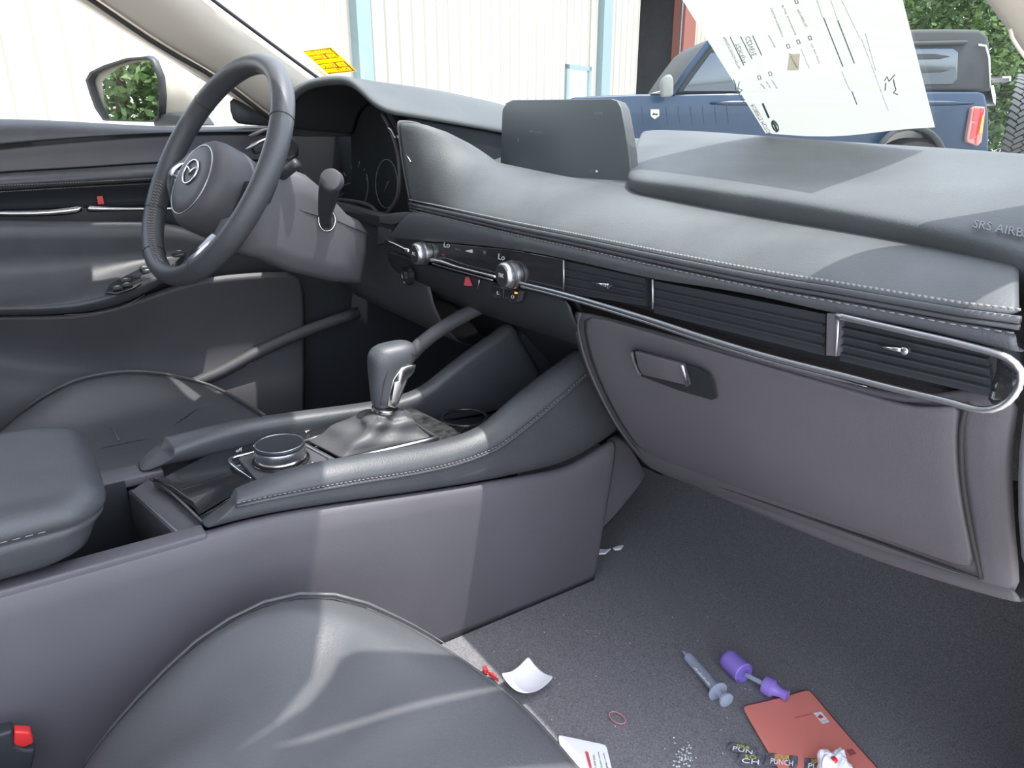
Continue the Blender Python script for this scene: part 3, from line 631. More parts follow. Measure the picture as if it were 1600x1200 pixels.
# ================================================================ SCREEN
scr = thing('infotainment_screen', 'wide black dashboard screen with rounded corners standing on the dash top', 'screen', tuple(at(890, 290, 'y', 0.17)))
SP = at(890, 160, 'y', 0.155); sn = V((0.03, -0.99, 0.14)).normalized()
so_ = [(785, 190), (786, 172), (792, 161), (802, 156.5), (850, 156), (900, 155.5), (955, 154.5), (964, 158), (970, 168), (976, 200), (982, 240), (986, 285), (985, 310), (900, 310), (780, 300), (783, 250)]
prism('screen_glass', [hit(x, y, SP, sn) for x, y in so_], -sn*0.004, screenm, scr, bevel=0.0008)
so2 = [hit(x, y, SP-sn*0.0042, sn) for x, y in so_]
bm = bmesh.new(); cc = sum(so2, V((0, 0, 0)))/len(so2)
loft(bm, [[cc+(p-cc)*1.006 for p in so2], [cc+(p-cc)*1.01-sn*0.004 for p in so2], [cc+(p-cc)*1.0-sn*0.016 for p in so2], [cc+(p-cc)*0.96-sn*0.022 for p in so2]]); fixn(bm)
obj('housing', bm, padmat, scr, True)
def sq(nm, b, x, y, w, h, sl=0.06): return text_obj(nm, b, hit(x, y, SP+sn*.0005, sn), hit(x+w, y+w*sl, SP+sn*.0005, sn), hit(x, y-h, SP+sn*.0005, sn), dimmark, scr)
sq('display_text', '11:48', 929, 179, 12, 5); sq('display_text', 'PM | ON', 827, 209, 19, 5); sq('display_text', '3', 808, 221, 3, 6); sq('display_text', '▫', 922, 268, 4, 4)
bm = bmesh.new(); prism_into(bm, [hit(x, y, SP, sn) for x, y in ((931, 266), (934, 266), (934, 269), (931, 269))], sn*0.0004); obj('display_icon', bm, marks, scr)
# ================================================================ STEERING WHEEL
WC = V((-0.349, -0.262, 0.98)); tl, yw = math.radians(30), math.radians(10)
wu = V((math.cos(yw), math.sin(yw), 0)); wnrm = V((math.sin(yw)*math.cos(tl), -math.cos(yw)*math.cos(tl), math.sin(tl))); wv = wnrm.cross(wu); wv = wv if wv.z > 0 else -wv
def wp(a, b, c=0.0): return WC+wu*a+wv*b+wnrm*c
def whit(px, py, c=0.0): return hit(px, py, wp(0, 0, c), wnrm)
whl = thing('steering_wheel', 'black leather steering wheel with silver winged emblem on its round hub', 'steering wheel', tuple(WC))
bm = bmesh.new(); R0 = 0.18; rings = []
for i in range(96):
    a = 2*math.pi*i/96; d_ = wu*math.cos(a)+wv*math.sin(a)
    thick = 1+0.12*max(0, math.cos(2*(a-math.radians(35))))
    rings.append([WC+d_*(R0+0.0145*math.cos(s)*thick)+wnrm*(0.0175*math.sin(s)) for s in [2*math.pi*k/16 for k in range(16)]])
loft_closed(bm, rings); fixn(bm); rim = obj('rim', bm, leather, whl, True)
def rimpt(a, s, extra=0.0):
    d_ = wu*math.cos(a)+wv*math.sin(a); t_ = 1+0.12*max(0, math.cos(2*(a-math.radians(35))))
    return WC+d_*(R0+(0.0145+extra)*math.cos(s)*t_)+wnrm*((0.0175+extra)*math.sin(s))
for a in (28, 208, 240, 300, 140):
    bm = bmesh.new(); ar = math.radians(a)
    tube_into(bm, [rimpt(ar, s, 0.0001) for s in [2*math.pi*k/20 for k in range(20)]], 0.0008, 5, True)
    obj('rim_seam', bm, rubber, rim, True)
bm = bmesh.new()
for i in range(34):
    a = math.radians(192+i*2.0)
    for s0, s1 in ((2.25, 2.55), (2.6, 2.9)):
        tube_into(bm, [rimpt(a, s0, .0004), rimpt(a+0.012, s1, .0004)], 0.0009, 5)
obj('rim_stitching', bm, thread, rim, True)
# hub
HB = -0.030
lathe('hub', wp(0, HB, -0.075), wnrm, [(0.0, 0), (0.062, 0), (0.070, 0.02), (0.074, 0.045), (0.074, 0.075), (0.071, 0.088), (0.064, 0.096), (0.060, 0.0985), (0.0, 0.0985)], plastic, whl, n=64)
FD = 0.0235+0.0
hc = lathe('airbag_cover', wp(0, HB, FD), wnrm, [(0.0, -.002), (0.0555, -.002), (0.056, 0.0), (0.054, 0.0022), (0.04, 0.0042), (0.0, 0.0050)], plastic, whl, n=64)
bm = bmesh.new(); tube_into(bm, [wp(math.cos(a)*0.0572, math.sin(a)*0.0572+HB, FD+0.0005) for a in [2*math.pi*k/64 for k in range(64)]], 0.0011, 6, True)
obj('hub_ring', bm, silver, whl, True)
# emblem: oval ring with a winged V
em = bmesh.new()
def ep(a, b): return wp(a, b+HB+0.010, FD+0.0062)
tube_into(em, [ep(math.cos(a)*0.0235, math.sin(a)*0.0195) for a in [2*math.pi*k/48 for k in range(48)]], 0.0016, 8, True)
for s in (-1, 1):
    pts = [(0, -0.0075), (s*0.004, -0.0015), (s*0.010, 0.0035), (s*0.0225, 0.0060), (s*0.0205, 0.0095), (s*0.009, 0.0068), (s*0.002, 0.0025), (0, 0.0)]
    prism_into(em, [ep(*p) for p in (pts if s > 0 else reversed(pts))], wnrm*0.0015)
fixn(em); obj('emblem', em, chrome, hc, True)
text_obj('airbag_lettering', 'SRS', wp(-.010, -.066, FD+.0048), wp(.006, -.066, FD+.0048), wp(-.010, -.060, FD+.0048), dimmark, hc)
# spokes
def spoke(name, pts, depth, mt, c=0.0, par=whl, bev=0.004): return prism(name, [wp(a, b, c) for a, b in pts], -wnrm*depth, mt, par, bevel=bev)
prism('spoke', [whit(x, y, .004) for x, y in ((262, 262), (283, 248), (300, 232), (325, 240), (320, 330), (292, 338), (266, 322), (258, 290))], -wnrm*.016, plastic, whl, bevel=.005)
spoke('spoke', [(0.050, -0.005), (0.12, 0.0), (0.158, 0.004), (0.158, -0.032), (0.12, -0.045), (0.05, -0.06)], 0.010, darkp, -0.022)
prism('spoke', [whit(x, y, 0.0) for x, y in ((262, 424), (334, 362), (345, 340), (376, 334), (362, 362), (334, 394), (304, 424), (275, 436))], -wnrm*.012, darkp, whl, bevel=.004)
# chrome insert of the lower spoke (as seen through the rim)
fl_ = [(257, 423), (285, 398), (332, 363), (341, 370), (330, 392), (300, 418), (275, 433), (262, 431)]
prism('spoke_bezel', [whit(x, y, 0.002) for x, y in fl_], -wnrm*0.006, gloss, whl, bevel=0.0015)
prism('spoke_insert', [whit(x, y, 0.006) for x, y in [(270, 425), (292, 403), (328, 375), (325, 384), (300, 410), (280, 427)]], -wnrm*0.006, chrome, whl, bevel=0.0015)
# switch cluster of the left spoke
sw = prism('switch_panel', [whit(x, y, 0.008) for x, y in [(264, 270), (274, 258), (292, 253), (300, 256), (292, 300), (289, 326), (268, 322), (264, 300)]], -wnrm*0.008, gloss, whl, bevel=0.001)
prism('switch_trim', [whit(x, y, 0.010) for x, y in [(261, 272), (268, 262), (280, 255), (296, 252.5), (296, 254.5), (284, 257), (274, 265), (268, 275)]], -wnrm*0.005, chrome, whl, bevel=0.0006)
bm = bmesh.new(); tube_into(bm, [whit(269, 272, .010), whit(277, 276, .010), whit(287, 279, .010)], 0.0012, 6); obj('switch_divider', bm, silver, sw, True)
text_obj('switch_symbol', 'H<', whit(273, 283, .0095), whit(280, 285, .0095), whit(273, 279, .0095), marks, sw)
for x, y in ((288, 263), (292, 260)):
    prism('switch_symbol', [whit(x+a, y+b, .0095) for a, b in ((-1, -1.5), (1, -1.5), (1.2, 1.5), (-1, 1.5))], wnrm*0.0005, marks, sw)
# ================================================================ COLUMN SHROUD AND STALKS
col = thing('steering_column', 'dark plastic steering column shroud behind the wheel', 'steering column', (-0.35, -0.1, 0.85))
prof = [at(x, y, 'x', -.27) for x, y in ((415, 262), (455, 263), (482, 274), (515, 302), (546, 336), (566, 346), (577, 362), (576, 395), (568, 446), (520, 442), (450, 425), (400, 405), (360, 395), (375, 330))]
cs = sum(prof, V((0, 0, 0)))/len(prof)
def shr(f, x): return [V((x, cs.y+(p.y-cs.y)*f, cs.z+(p.z-cs.z)*f)) for p in prof]
bm = bmesh.new(); loft(bm, [shr(.55, -.262), shr(.86, -.264), shr(.96, -.272), shr(1.0, -.285), shr(1.02, -.36), shr(1.0, -.42), shr(.9, -.445)]); fixn(bm)
sh = obj('shroud', bm, plastic, col, True)
tube('shroud_seam', [at(450, 320, 'x', -.264), at(480, 332, 'x', -.262), at(498, 338, 'x', -.262)], 0.001, rubber, sh)
tube('shroud_seam', [at(527, 345, 'x', -.262), at(577, 367, 'x', -.262)], 0.001, rubber, sh)
stk = thing('wiper_stalk', 'black wiper stalk with round flat tip standing out from the steering column', 'stalk', tuple(at(511, 345, 'x', -.262)))
b0, b1 = at(511, 352, 'x', -.262), at(517, 281, 'x', -.165)
P = smooth_path([b0, at(508, 335, 'x', -.235), at(513, 305, 'x', -.195), b1], 12)
tube('stalk_arm', P, [.0085, .009, .0095, .0105, .0115, .0125, .0135, .0145, .0152, .0155, .0155, .0155], darkp, stk, n=20)
dv = V((0.72, -0.62, 0.25)).normalized()
lathe('stalk_tip', b1, dv, [(0.016, -.012), (0.0165, 0.0), (0.0155, .004), (0.0135, .0048), (0.0, .0052)], plastic, stk, n=32)
bm = bmesh.new(); tube_into(bm, [hit(511+13*math.cos(a), 344+17*math.sin(a), V((-.260, 0, 0)), V((1, 0, 0))) for a in [2*math.pi*k/28 for k in range(28)]], 0.002, 6, True); obj('stalk_collar', bm, chrome, stk, True)
tube('column_switch', smooth_path([wp(0.075, .015, -.06), wp(.10, .03, -.062), wp(.12, .05, -.065)], 8), [.008]*8, darkp, col)

# ================================================================ CENTRE CONSOLE
con = thing('centre_console', 'low black centre console with padded leather sides between the front seats', 'console', (0, -0.3, 0.33))
XR = 0.12
groove = smooth_path(xs([(320, 833), (450, 803), (640, 775), (755, 757), (880, 734), (925, 712), (962, 688)], 'x', XR), 24)
# side panels
def sidep(sx):
    top = [V((sx*XR, y, 0.612)) for y in (-1.5, -1.1, -0.8, -0.6, -0.44)]+[V((sx*XR, p.y, p.z)) for p in groove[1:]]
    m1 = [V((sx*(XR+.006), p.y, p.z-0.012)) for p in top]
    bot = [V((sx*(XR+.003), min(p.y, .150), 0.33)) for p in top]
    return [[p+V((-sx*.012, 0, 0)) for p in top], top, m1, [lerp(a, b, .5) for a, b in zip(m1, bot)], bot]
grid('side_panel', sidep(1), plumplastic, con, toward=V((3, 0, .5)))
grid('side_panel', sidep(-1), plumplastic, con, toward=V((-3, 0, .5)))
# front end of the console side under the dash
grid('front_panel', [smooth_path(xs([(940, 692), (975, 672), (1012, 742)], 'x', XR-.012), 6), smooth_path(xs([(925, 780), (965, 768), (1008, 746)], 'x', XR-.008), 6), smooth_path(xs([(910, 858), (948, 826), (1002, 756)], 'x', XR-.004), 6)], plumplastic, con)
# padded bolsters
outR = smooth_path(xs([(368, 786), (420, 775), (500, 760), (570, 748), (640, 737), (710, 722), (770, 700), (803, 678), (850, 640), (905, 592), (930, 568)], 'x', XR), 26)
crR = smooth_path(xs([(372, 768), (420, 748), (470, 732), (560, 715), (640, 702), (700, 690), (755, 670), (800, 632), (845, 595), (893, 560), (915, 540)], 'x', 0.10), 26)
grR = smooth_path(xs([(322, 832), (400, 812), (480, 798), (560, 786), (640, 775), (755, 757), (830, 743), (880, 733), (925, 712), (962, 688), (985, 670)], 'x', XR+.001), 26)
def bolster(sx, nm):
    def mx(p): return V((sx*p.x, p.y-(.036*max(0, min(1, (-.15-p.y)/.22)) if sx < 0 else 0), p.z))
    o = V((0, 0, 0))
    bm = bmesh.new(); rings = []
    for a, c, g in zip(outR, crR, grR):
        inn = V((c.x-0.022, c.y, c.z-0.006)); inb = V((0.083, lerp(c, g, .9).y, min(c.z-.03, 0.618)))
        ring = [g, lerp(a, g, .5)+V((.001, 0, 0)), a+V((-.001, 0, -.003)), a+V((.0035, 0, .001)), lerp(a, c, .4)+V((.006, 0, .003)), lerp(a, c, .8)+V((.002, 0, .003)), c, V((c.x-.012, c.y, c.z+.0)), inn, inn+V((.001, 0, -.012)), inb, V((0.09, g.y, g.z))]
        rings.append([mx(p) for p in ring])
    e0 = [p+(rings[1][i]-p)*.06 for i, p in enumerate(rings[0])]
    cc_ = sum(rings[0], V((0, 0, 0)))/12; r00 = [cc_+(p-cc_)*.93 for p in rings[0]]
    rings = [r00, rings[0], e0]+rings[1:]
    loft(bm, rings); fixn(bm)
    return obj(nm, bm, leather, con, True, sub=1)
br = bolster(1, 'padded_bolster'); stitches('stitching', [p+V((.0045, 0, .0015)) for p in outR], 95, thread, br, 0.0006)
tube('bolster_piping', [p+V((.003, 0, -.003)) for p in outR], 0.0022, leather, br)
bl = bolster(-1, 'padded_bolster')
# dark flat end faces of the bolsters
pass
# rims beside the storage bin
rim_z = 0.614
box('bin_rim', (0.094, -1.3, 0.60), (XR+.001, -0.425, rim_z), plumplastic, con, bevel=0.003)
box('bin_rim', (-XR-.001, -1.3, 0.60), (-0.080, -0.435, rim_z), plumplastic, con, bevel=0.003)
# storage bin
bm = bmesh.new()
for lo, hi in (((-.082, -1.0, .46), (-.078, -.482, .612)), ((.094, -1.0, .46), (.098, -.462, .612)), ((-.08, -1.0, .455), (.096, -.47, .46)), ((-.08, -1.0, .46), (.096, -.99, .612))): box_into(bm, lo, hi)
fixn(bm); obj('storage_bin', bm, darkp, con)
prism('bin_wall', [at(x, y, 'z', .612) for x, y in ((200, 768), (208, 764), (279, 829), (273, 834))], (0, 0, -0.15), plastic, con, bevel=0.001)
trp = [(206, 766), (232, 748), (262, 770), (312, 812), (316, 818), (285, 832), (277, 828)]
prism('coin_tray', [at(x, y, 'z', .606) for x, y in trp], (0, 0, -0.01), plastic, con, bevel=0.001)
tube('tray_lip', [at(236, 747, 'z', .616), at(268, 770, 'z', .614), at(320, 818, 'z', .614)], 0.0016, silver if 0 else plumplastic, con)
tube('tray_lip', [at(204, 767, 'z', .613), at(238, 797, 'z', .613), at(277, 831, 'z', .613)], 0.0016, plumplastic, con)
# glossy deck with curved rear edge
dk = [(238, 746), (258, 745), (330, 708), (400, 690), (480, 668), (560, 648), (600, 640), (645, 641), (720, 690), (640, 720), (540, 745), (430, 770), (372, 776), (352, 790), (326, 828), (322, 812), (300, 782), (268, 760)]
deckc = [at(x, y, 'z', .622) for x, y in dk]
gd = prism('glossy_deck', [V((max(-.088, min(.088, p.x)), p.y, p.z)) for p in deckc], (0, 0, -0.014), gloss, con, bevel=0.001)
gd2 = [at(x, y, 'z', .6225) for x, y in ((555, 655), (640, 636), (700, 665), (730, 684), (690, 700), (600, 722), (545, 730))]
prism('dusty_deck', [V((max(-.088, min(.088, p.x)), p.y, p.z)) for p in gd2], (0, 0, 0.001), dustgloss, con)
# front tray and cup holders, dark
grid('cup_well', [[V((x, y, z)) for x in (-.095, -.04, .03, .095)] for y, z in ((-.085, .622), (-.06, .60), (0.0, .58), (.12, .575), (.30, .58), (.33, .70))], darkp, con, toward=V((0, 0, 3)))
for sx in (-1, 1):
    grid('well_side', [[V((sx*.088, y, .57)) for y in (-.1, .05, .33)], [V((sx*.092, y, z)) for y, z in ((-.1, .64), (.05, .68), (.33, .80))]], darkp, con, toward=V((-sx*3, -1, 1)))
for cx, cy in ((-.035, .0), (.04, -.01)):
    bm = bmesh.new(); tube_into(bm, [V((cx+.036*math.cos(a), cy+.036*math.sin(a), .606)) for a in [2*math.pi*k/32 for k in range(32)]], .0022, 8, True)
    obj('cup_ring', bm, gloss, con, True)
tube('stack_pillar', smooth_path(xs([(640, 556), (655, 540), (680, 520), (712, 500), (770, 470)], 'x', -.115), 8), .012, plastic, con)
# buttons on the deck
def zq(name, body, x, y, w, h, par, mt=marks, z=.6242, sl=-0.3):
    return text_obj(name, body, at(x, y, 'z', z), at(x+w, y+w*sl, 'z', z), at(x-1, y-h, 'z', z), mt, par)
zq('button_symbol', 'off', 369, 707, 10, 5, gd); zq('button_symbol', 'O', 396, 699, 7, 4, gd); zq('button_symbol', 'P', 478, 676, 6, 3, gd)
sfp = prism('parking_brake_switch', [at(x, y, 'z', .623) for x, y in ((408, 686), (430, 681), (441, 690), (418, 697))], (0, 0, .004), darkp, gd, bevel=.001)
prism('switch_edge', [at(x, y, 'z', .6275) for x, y in ((408, 686), (410, 685), (419, 690), (417, 691))], (0, 0, .0006), silver, sfp)
prism('switch_edge', [at(x, y, 'z', .6275) for x, y in ((417, 687), (429, 684), (429, 685), (418, 688.5))], (0, 0, .0006), silver, sfp)
# controller plinth with chrome corner
pn = [(372, 716), (380, 710), (410, 700), (480, 697), (500, 705), (520, 728), (440, 752), (400, 748)]
pl_ = prism('controller_plinth', [at(x, y, 'z', .626) for x, y in pn], (0, 0, -.006), plastic, con, bevel=.0015)
tube('plinth_trim', smooth_path([at(x, y, 'z', .627) for x, y in ((406, 703), (385, 709), (366, 714), (359, 719), (366, 728), (392, 747))], 18), [.0008, .0012, .002, .0028, .003, .003, .003, .003, .003, .003, .0025, .0022, .002, .0016, .0012, .001, .0008, .0006], chrome, con, n=8, flat=.5)
for b, x, y, w, h in (('c', 397, 713, 5, 3), ('o-', 433, 738, 7, 3), ('•-•', 481, 727, 9, 3)): zq('button_symbol', b, x, y, w, h, pl_, z=.6275)
# rotary controller
rc = at(443, 722, 'z', .628)
rk = thing('rotary_controller', 'black round knob with knurled silver edge on the console beside the shifter', 'knob', tuple(rc))
rc = V((rc.x-.010, rc.y, .628))
lathe('knob_body', rc, (0, 0, 1), [(0.030, 0), (0.0325, 0.001), (0.0330, 0.004), (0.0320, .0055), (0.0315, .006)], chrome, rk, n=56)
lathe('knurled_edge', rc, (0, 0, 1), [(0.0318, .006), (0.0322, .007), (0.0322, .017), (0.0315, .018)], silver, rk, n=56)
bm = bmesh.new()
for i in range(90):
    a = 2*math.pi*i/90; p = rc+V((math.cos(a)*.0322, math.sin(a)*.0322, .0068)); tube_into(bm, [p, p+V((0, 0, .0100))], .0005, 4)
obj('knurling', bm, silver, rk)
lathe('knob_top', rc, (0, 0, 1), [(0.0318, .018), (0.0318, .021), (0.0295, .0235), (0.0270, .0232), (0.0, .0220)], darkp, rk, n=56)
bm = bmesh.new(); tube_into(bm, [rc+V((.0305*math.cos(a), .0305*math.sin(a), .0232)) for a in [2*math.pi*k/56 for k in range(56)]], .0009, 6, True); obj('top_ring', bm, silver, rk, True)
bm = bmesh.new(); tube_into(bm, [rc+V((.036*math.cos(a), .036*math.sin(a), .0002)) for a in [2*math.pi*k/56 for k in range(56)]], .0012, 6, True); obj('base_ring', bm, gloss, rk, True)

# ================================================================ SHIFTER
shf = thing('gear_shifter', 'black leather gear shifter with wrinkled boot and polished chrome side insert', 'gear shifter', tuple(at(600, 700, 'z', .63)))
A, B, Cc, D = [at(x, y, 'z', .626) for x, y in ((470, 692), (526, 722), (683, 685), (622, 645))]
tube('boot_frame', smooth_path([A, lerp(A, B, .5), B], 6)+smooth_path([B, lerp(B, Cc, .5), Cc], 8)[1:]+smooth_path([Cc, lerp(Cc, D, .5), D], 6)[1:]+smooth_path([D, lerp(D, A, .5), A], 8)[1:-1], .0035, silver, shf, closed=True)
nk = at(601, 640, 'x', .012); nk = V((.012, nk.y, nk.z))
base = []
for p, q in ((A, B), (B, Cc), (Cc, D), (D, A)):
    for k in range(10): base.append(lerp(p, q, k/10))
bc = sum(base, V((0, 0, 0)))/len(base); rings = []
for j in range(15):
    t_ = j/14; ring = []
    for i, b in enumerate(base):
        a = math.atan2(b.y-bc.y, b.x-bc.x)
        neck = V((nk.x+.0155*math.cos(a), nk.y+.0155*math.sin(a), nk.z))
        h = t_**0.95
        p = lerp(b, neck, t_**0.80); p.z = b.z+(neck.z-b.z)*(.25*t_+.75*t_**1.5)+.010*math.sin(math.pi*t_)
        fold = math.sin(a*3+1.2+t_*3.5)*.5+math.sin(a*5+.4-t_*5)*.35+math.sin(t_*13+a*2)*.45
        amp = .0085*math.sin(math.pi*t_)**.8
        dirv = V((math.cos(a), math.sin(a), .4)); p += dirv*fold*amp
        ring.append(p)
    rings.append(ring)
bm = bmesh.new(); loft(bm, rings); fixn(bm)
bootl = mat('boot_leather', (0.06, 0.06, 0.064), 0.5, bump=0.3, bscale=300)
obj('boot', bm, bootl, shf, True, sub=1)
lathe('neck_ring', nk+V((0, 0, -.001)), (0.05, .12, 1), [(0.016, -.001), (.0185, 0), (.0185, .004), (.0165, .0055)], chrome, shf)
def sect(c, hx, hy, n=28, e=2.6, tilt=0.0):
    r = []
    for k in range(n):
        a = 2*math.pi*k/n; ca, sa = math.cos(a), math.sin(a)
        y = math.copysign(abs(sa)**(2/e), sa)*hy
        r.append(V((c[0]+math.copysign(abs(ca)**(2/e), ca)*hx, c[1]+y, c[2]+y*tilt)))
    return r
z0, yk = nk.z, nk.y
ks = [(.003, 0, .0145, .0175, 0), (.02, .002, .0165, .0205, 0), (.04, .006, .019, .025, .02), (.058, .011, .0215, .0305, .03), (.072, .015, .0235, .0345, .05), (.082, .016, .0235, .0345, .06), (.089, .016, .0205, .031, .06), (.094, .015, .014, .023, .05), (.0955, .014, .006, .010, .03)]
bm = bmesh.new(); loft(bm, [sect((nk.x+.001, yk+dy, z0+dz), hx, hy, tilt=tt) for dz, dy, hx, hy, tt in ks]); fixn(bm)
kb = obj('knob', bm, leather, shf, True, sub=1)
XI = nk.x+.0235
ci = [(625, 574), (638, 570), (649, 569), (646, 580), (636, 592), (628, 610), (622, 628), (616, 637), (604, 633), (608, 612), (613, 592)]
bm = bmesh.new(); pts = [at(x, y, 'x', XI-(.008 if y > 600 else .003)) for x, y in ci]; prism_into(bm, pts, (.004, 0, 0)); fixn(bm)
ins = obj('side_insert', bm, chrome, kb, bevel=.0012)
bm = bmesh.new(); prism_into(bm, [at(x, y, 'x', XI-.0015) for x, y in ((616, 600), (629, 592), (630, 594), (620, 628), (611, 630))], (.001, 0, 0)); fixn(bm)
obj('release_button', bm, silver, ins, bevel=.0006)
sm = [ (0.004, .2), (.03, .3), (.06, .45), (.085, .6)]
tube('knob_seam', smooth_path(xs([(594, 634), (600, 600), (608, 575), (618, 560), (636, 551), (650, 556)], 'x', nk.x+.0215), 14), .0006, rubber, kb)

# ================================================================ ARMREST
arm = thing('armrest', 'padded grey-black armrest lid at the rear of the centre console', 'armrest', (0, -0.8, 0.6))
def sq_(x0, x1, y0, y1, z, r, n=6):
    o = []
    for cx, cy, a0 in ((x1-r, y1-r, 0), (x0+r, y1-r, 90), (x0+.01, y0+.01, 180), (x1-.01, y0+.01, 270)):
        rr = r if a0 < 180 else .01
        for k in range(n+1): a = math.radians(a0+90*k/n); o.append(V((cx+rr*math.cos(a), cy+rr*math.sin(a), z)))
    return o
LZ = [(.620, .016), (.630, .005), (.655, 0), (.664, -.001), (.667, .0025), (.671, -.002), (.682, -.003), (.693, .004), (.700, .014), (.704, .034)]
bm = bmesh.new(); loft(bm, [sq_(-.115+i_, .135-i_, -1.25, -.515-i_*1.3-(0.012 if z < .664 else 0), z, max(.05-i_*.5, .02)) for z, i_ in LZ]); fixn(bm)
al = obj('lid', bm, leather, arm, True, sub=1)
sp_ = sq_(-.1145, .1345, -1.25, -.5165, .672, .05)
stitches('stitching', sp_[0:14], 50, thread, al, .0006); stitches('stitching', [V((.1375, -1.2, .673)), V((.1375, -.8, .673)), V((.1375, -.57, .673))], 60, thread, al, .0006)
# ================================================================ SEATS
seatl = mat('seat_leather', (0.075, 0.077, 0.083), 0.42, bump=0.35, bscale=420, mottle=0.15, mscale=5)
# --- passenger seat, cushion shaped from its left seam and its front edge
ps = thing('passenger_seat', 'black leather passenger seat nearest the camera, half in sunlight at the bottom of the view', 'car seat', (0.42, -0.7, 0.33))
seam = [V((.19, -1.0, .43)), at(60, 1290, 'x', .185), at(130, 1200, 'x', .187), at(200, 1110, 'x', .188), at(300, 1010, 'x', .19), at(370, 963, 'x', .192), at(430, 937, 'x', .197), at(480, 929, 'x', .206), at(530, 932, 'x', .222), at(575, 945, 'x', .245)]
front = [at(640, 975, 'x', .30), at(700, 1010, 'x', .352), at(760, 1052, 'x', .41), at(820, 1100, 'x', .465), at(880, 1165, 'x', .53), at(930, 1225, 'x', .58)]
SM = smooth_path(seam, 22); FR = smooth_path([seam[-1]]+front, 16)
xr_ = 0.665
rows = []
edge = SM+FR[1:]
cen = [V((lerp(.30, .52, i/(len(edge)-1)), 0, 0)) for i in range(len(edge))]
rows_e = []
def top_z(x, y):
    c = (x-.43)/.24
    z = .520+.030*abs(c)**2.2
    if y > -.36: z -= .35*(y+.36)**2+.03*max(0, (y+.30))
    return z
for k in range(15):
    t_ = k/14; r = []
    for i, e in enumerate(edge):
        s = i/(len(edge)-1)
        tgt = V((.45, min(-.50, e.y-.07), .525))
        p = lerp(e, tgt, t_)
        wgt = t_*t_*(3-2*t_); side = 1-max(0, min(1, (i-len(SM)+6)/12.0))
        p.z = lerp(e.z, tgt.z, wgt) + .020*math.exp(-((t_-.14)/.12)**2)*side*min(1, t_*8) - .006*math.exp(-((t_-.42)/.10)**2)*side + .012*math.sin(math.pi*t_)*(1-side)
        r.append(p)
    rows.append(r)
cush = grid('cushion', rows, seatl, ps, solid=0.01, toward=V((0.4, -0.5, 3)))
dn = [edge, [p+V((-.004 if i < len(SM) else .006, .004 if i >= len(SM)-3 else 0, -.012)) for i, p in enumerate(edge)], [V((p.x-(.004 if i < len(SM) else -.012), p.y+(0.0 if i < len(SM)-3 else .014), p.z-.06)) for i, p in enumerate(edge)], [V((p.x, p.y-(0.0 if i < len(SM)-3 else .02), .36)) for i, p in enumerate(edge)]]
grid('cushion_side', dn, seatl, ps, solid=0.006, toward=V((.3, .3, .7)))
tube('seam_piping', [p+V((-.001, 0, .001)) for p in SM+FR[1:6]], [.0022]*len(SM)+[.002, .0016, .0012, .0008, .0004], seatl, ps)
tube('seam_piping', [p+V((.006, -.004, .001)) for p in SM], .0011, rubber, ps)
# right half of the cushion, out of the picture
grid('cushion_right', [[V((x, y, top_z(x, y) if x < .66 else .44)) for x in (.42, .5, .58, .63, .66, .67)] for y in (-1.0, -.8, -.6, -.45, -.36, -.3)], seatl, ps, solid=.01, toward=V((.4, -.5, 3)))
# backrest
def backrest(par, x0, x1, y, z0, mt, h=.52):
    xm = (x0+x1)/2; rr = []
    for j in range(9):
        t_ = j/8; z = z0+h*t_; yy = y-.13*t_; w = (x1-x0)/2*(1-.22*t_**3)
        ring = []
        for k in range(24):
            a = 2*math.pi*k/24; ca, sa = math.cos(a), math.sin(a)
            X = math.copysign(abs(ca)**.75, ca)*w; Y = math.copysign(abs(sa)**.8, sa)*.06+(.05*abs(ca)**3 if sa > -.1 else 0)
            ring.append(V((xm+X, yy+Y, z)))
        rr.append(ring)
    bm = bmesh.new(); loft(bm, rr); fixn(bm); return obj('backrest', bm, mt, par, True, sub=1)
backrest(ps, .17, .67, -1.02, .47, seatl)
# --- driver seat
ds = thing('driver_seat', 'black leather driver seat beyond the console with narrow sunlit stripes on its bolster', 'car seat', (-0.39, -0.5, 0.33))
far = smooth_path([at(x, y, 'x', -.60) for x, y in ((-60, 745), (-20, 700), (20, 658), (60, 625), (110, 597), (160, 584), (205, 580), (250, 583), (300, 593))]+[at(340, 607, 'x', -.56), at(400, 640, 'x', -.42), at(430, 665, 'x', -.30), at(420, 690, 'x', -.20)], 30)
rows = []
for k in range(9):
    t_ = k/8; r = []
    for i, e in enumerate(far):
        s = i/29; tgt = V((-.38, -.60, .54)) if i > 18 else V((-.38, min(e.y-.05, -.40), .54))
        p = lerp(e, tgt, t_); w = min(1, t_*2.0); p.z = lerp(e.z, .545+.02*abs((p.x+.38)/.2)**2, w*w*(3-2*w)); r.append(p)
    rows.append(r)
cu2 = grid('cushion', rows, seatl, ds, solid=.01, toward=V((0, -.5, 3)))
tube('seam_piping', far[:24], .003, seatl, ds)
tube('seam_piping', [lerp(a, b, .06)+V((0, 0, .004)) for a, b in zip(rows[0][:18], rows[8][:18])], .0012, rubber, ds)
grid('cushion_side', [far, [p+V((-.008, .004, -.02)) for p in far], [V((p.x, p.y, .36)) for p in far]], seatl, ds, toward=V((-.3, .5, .6)))
grid('cushion_right', [[V((x, y, z)) for x, z in ((-.38, .545), (-.30, .55), (-.22, .575), (-.175, .56), (-.16, .50), (-.155, .38))] for y in (-1.05, -.85, -.65, -.5, -.40, -.33, -.27)], seatl, ds, solid=.01, toward=V((.3, -.5, 3)))
bm = bmesh.new()
backrest(ds, -.64, -.14, -1.02, .50, seatl); bm.free()
tube('seam_piping', [at(172, 668, 'z', .575), at(180, 678, 'z', .57), at(186, 688, 'z', .57)], .0016, seatl, ds)
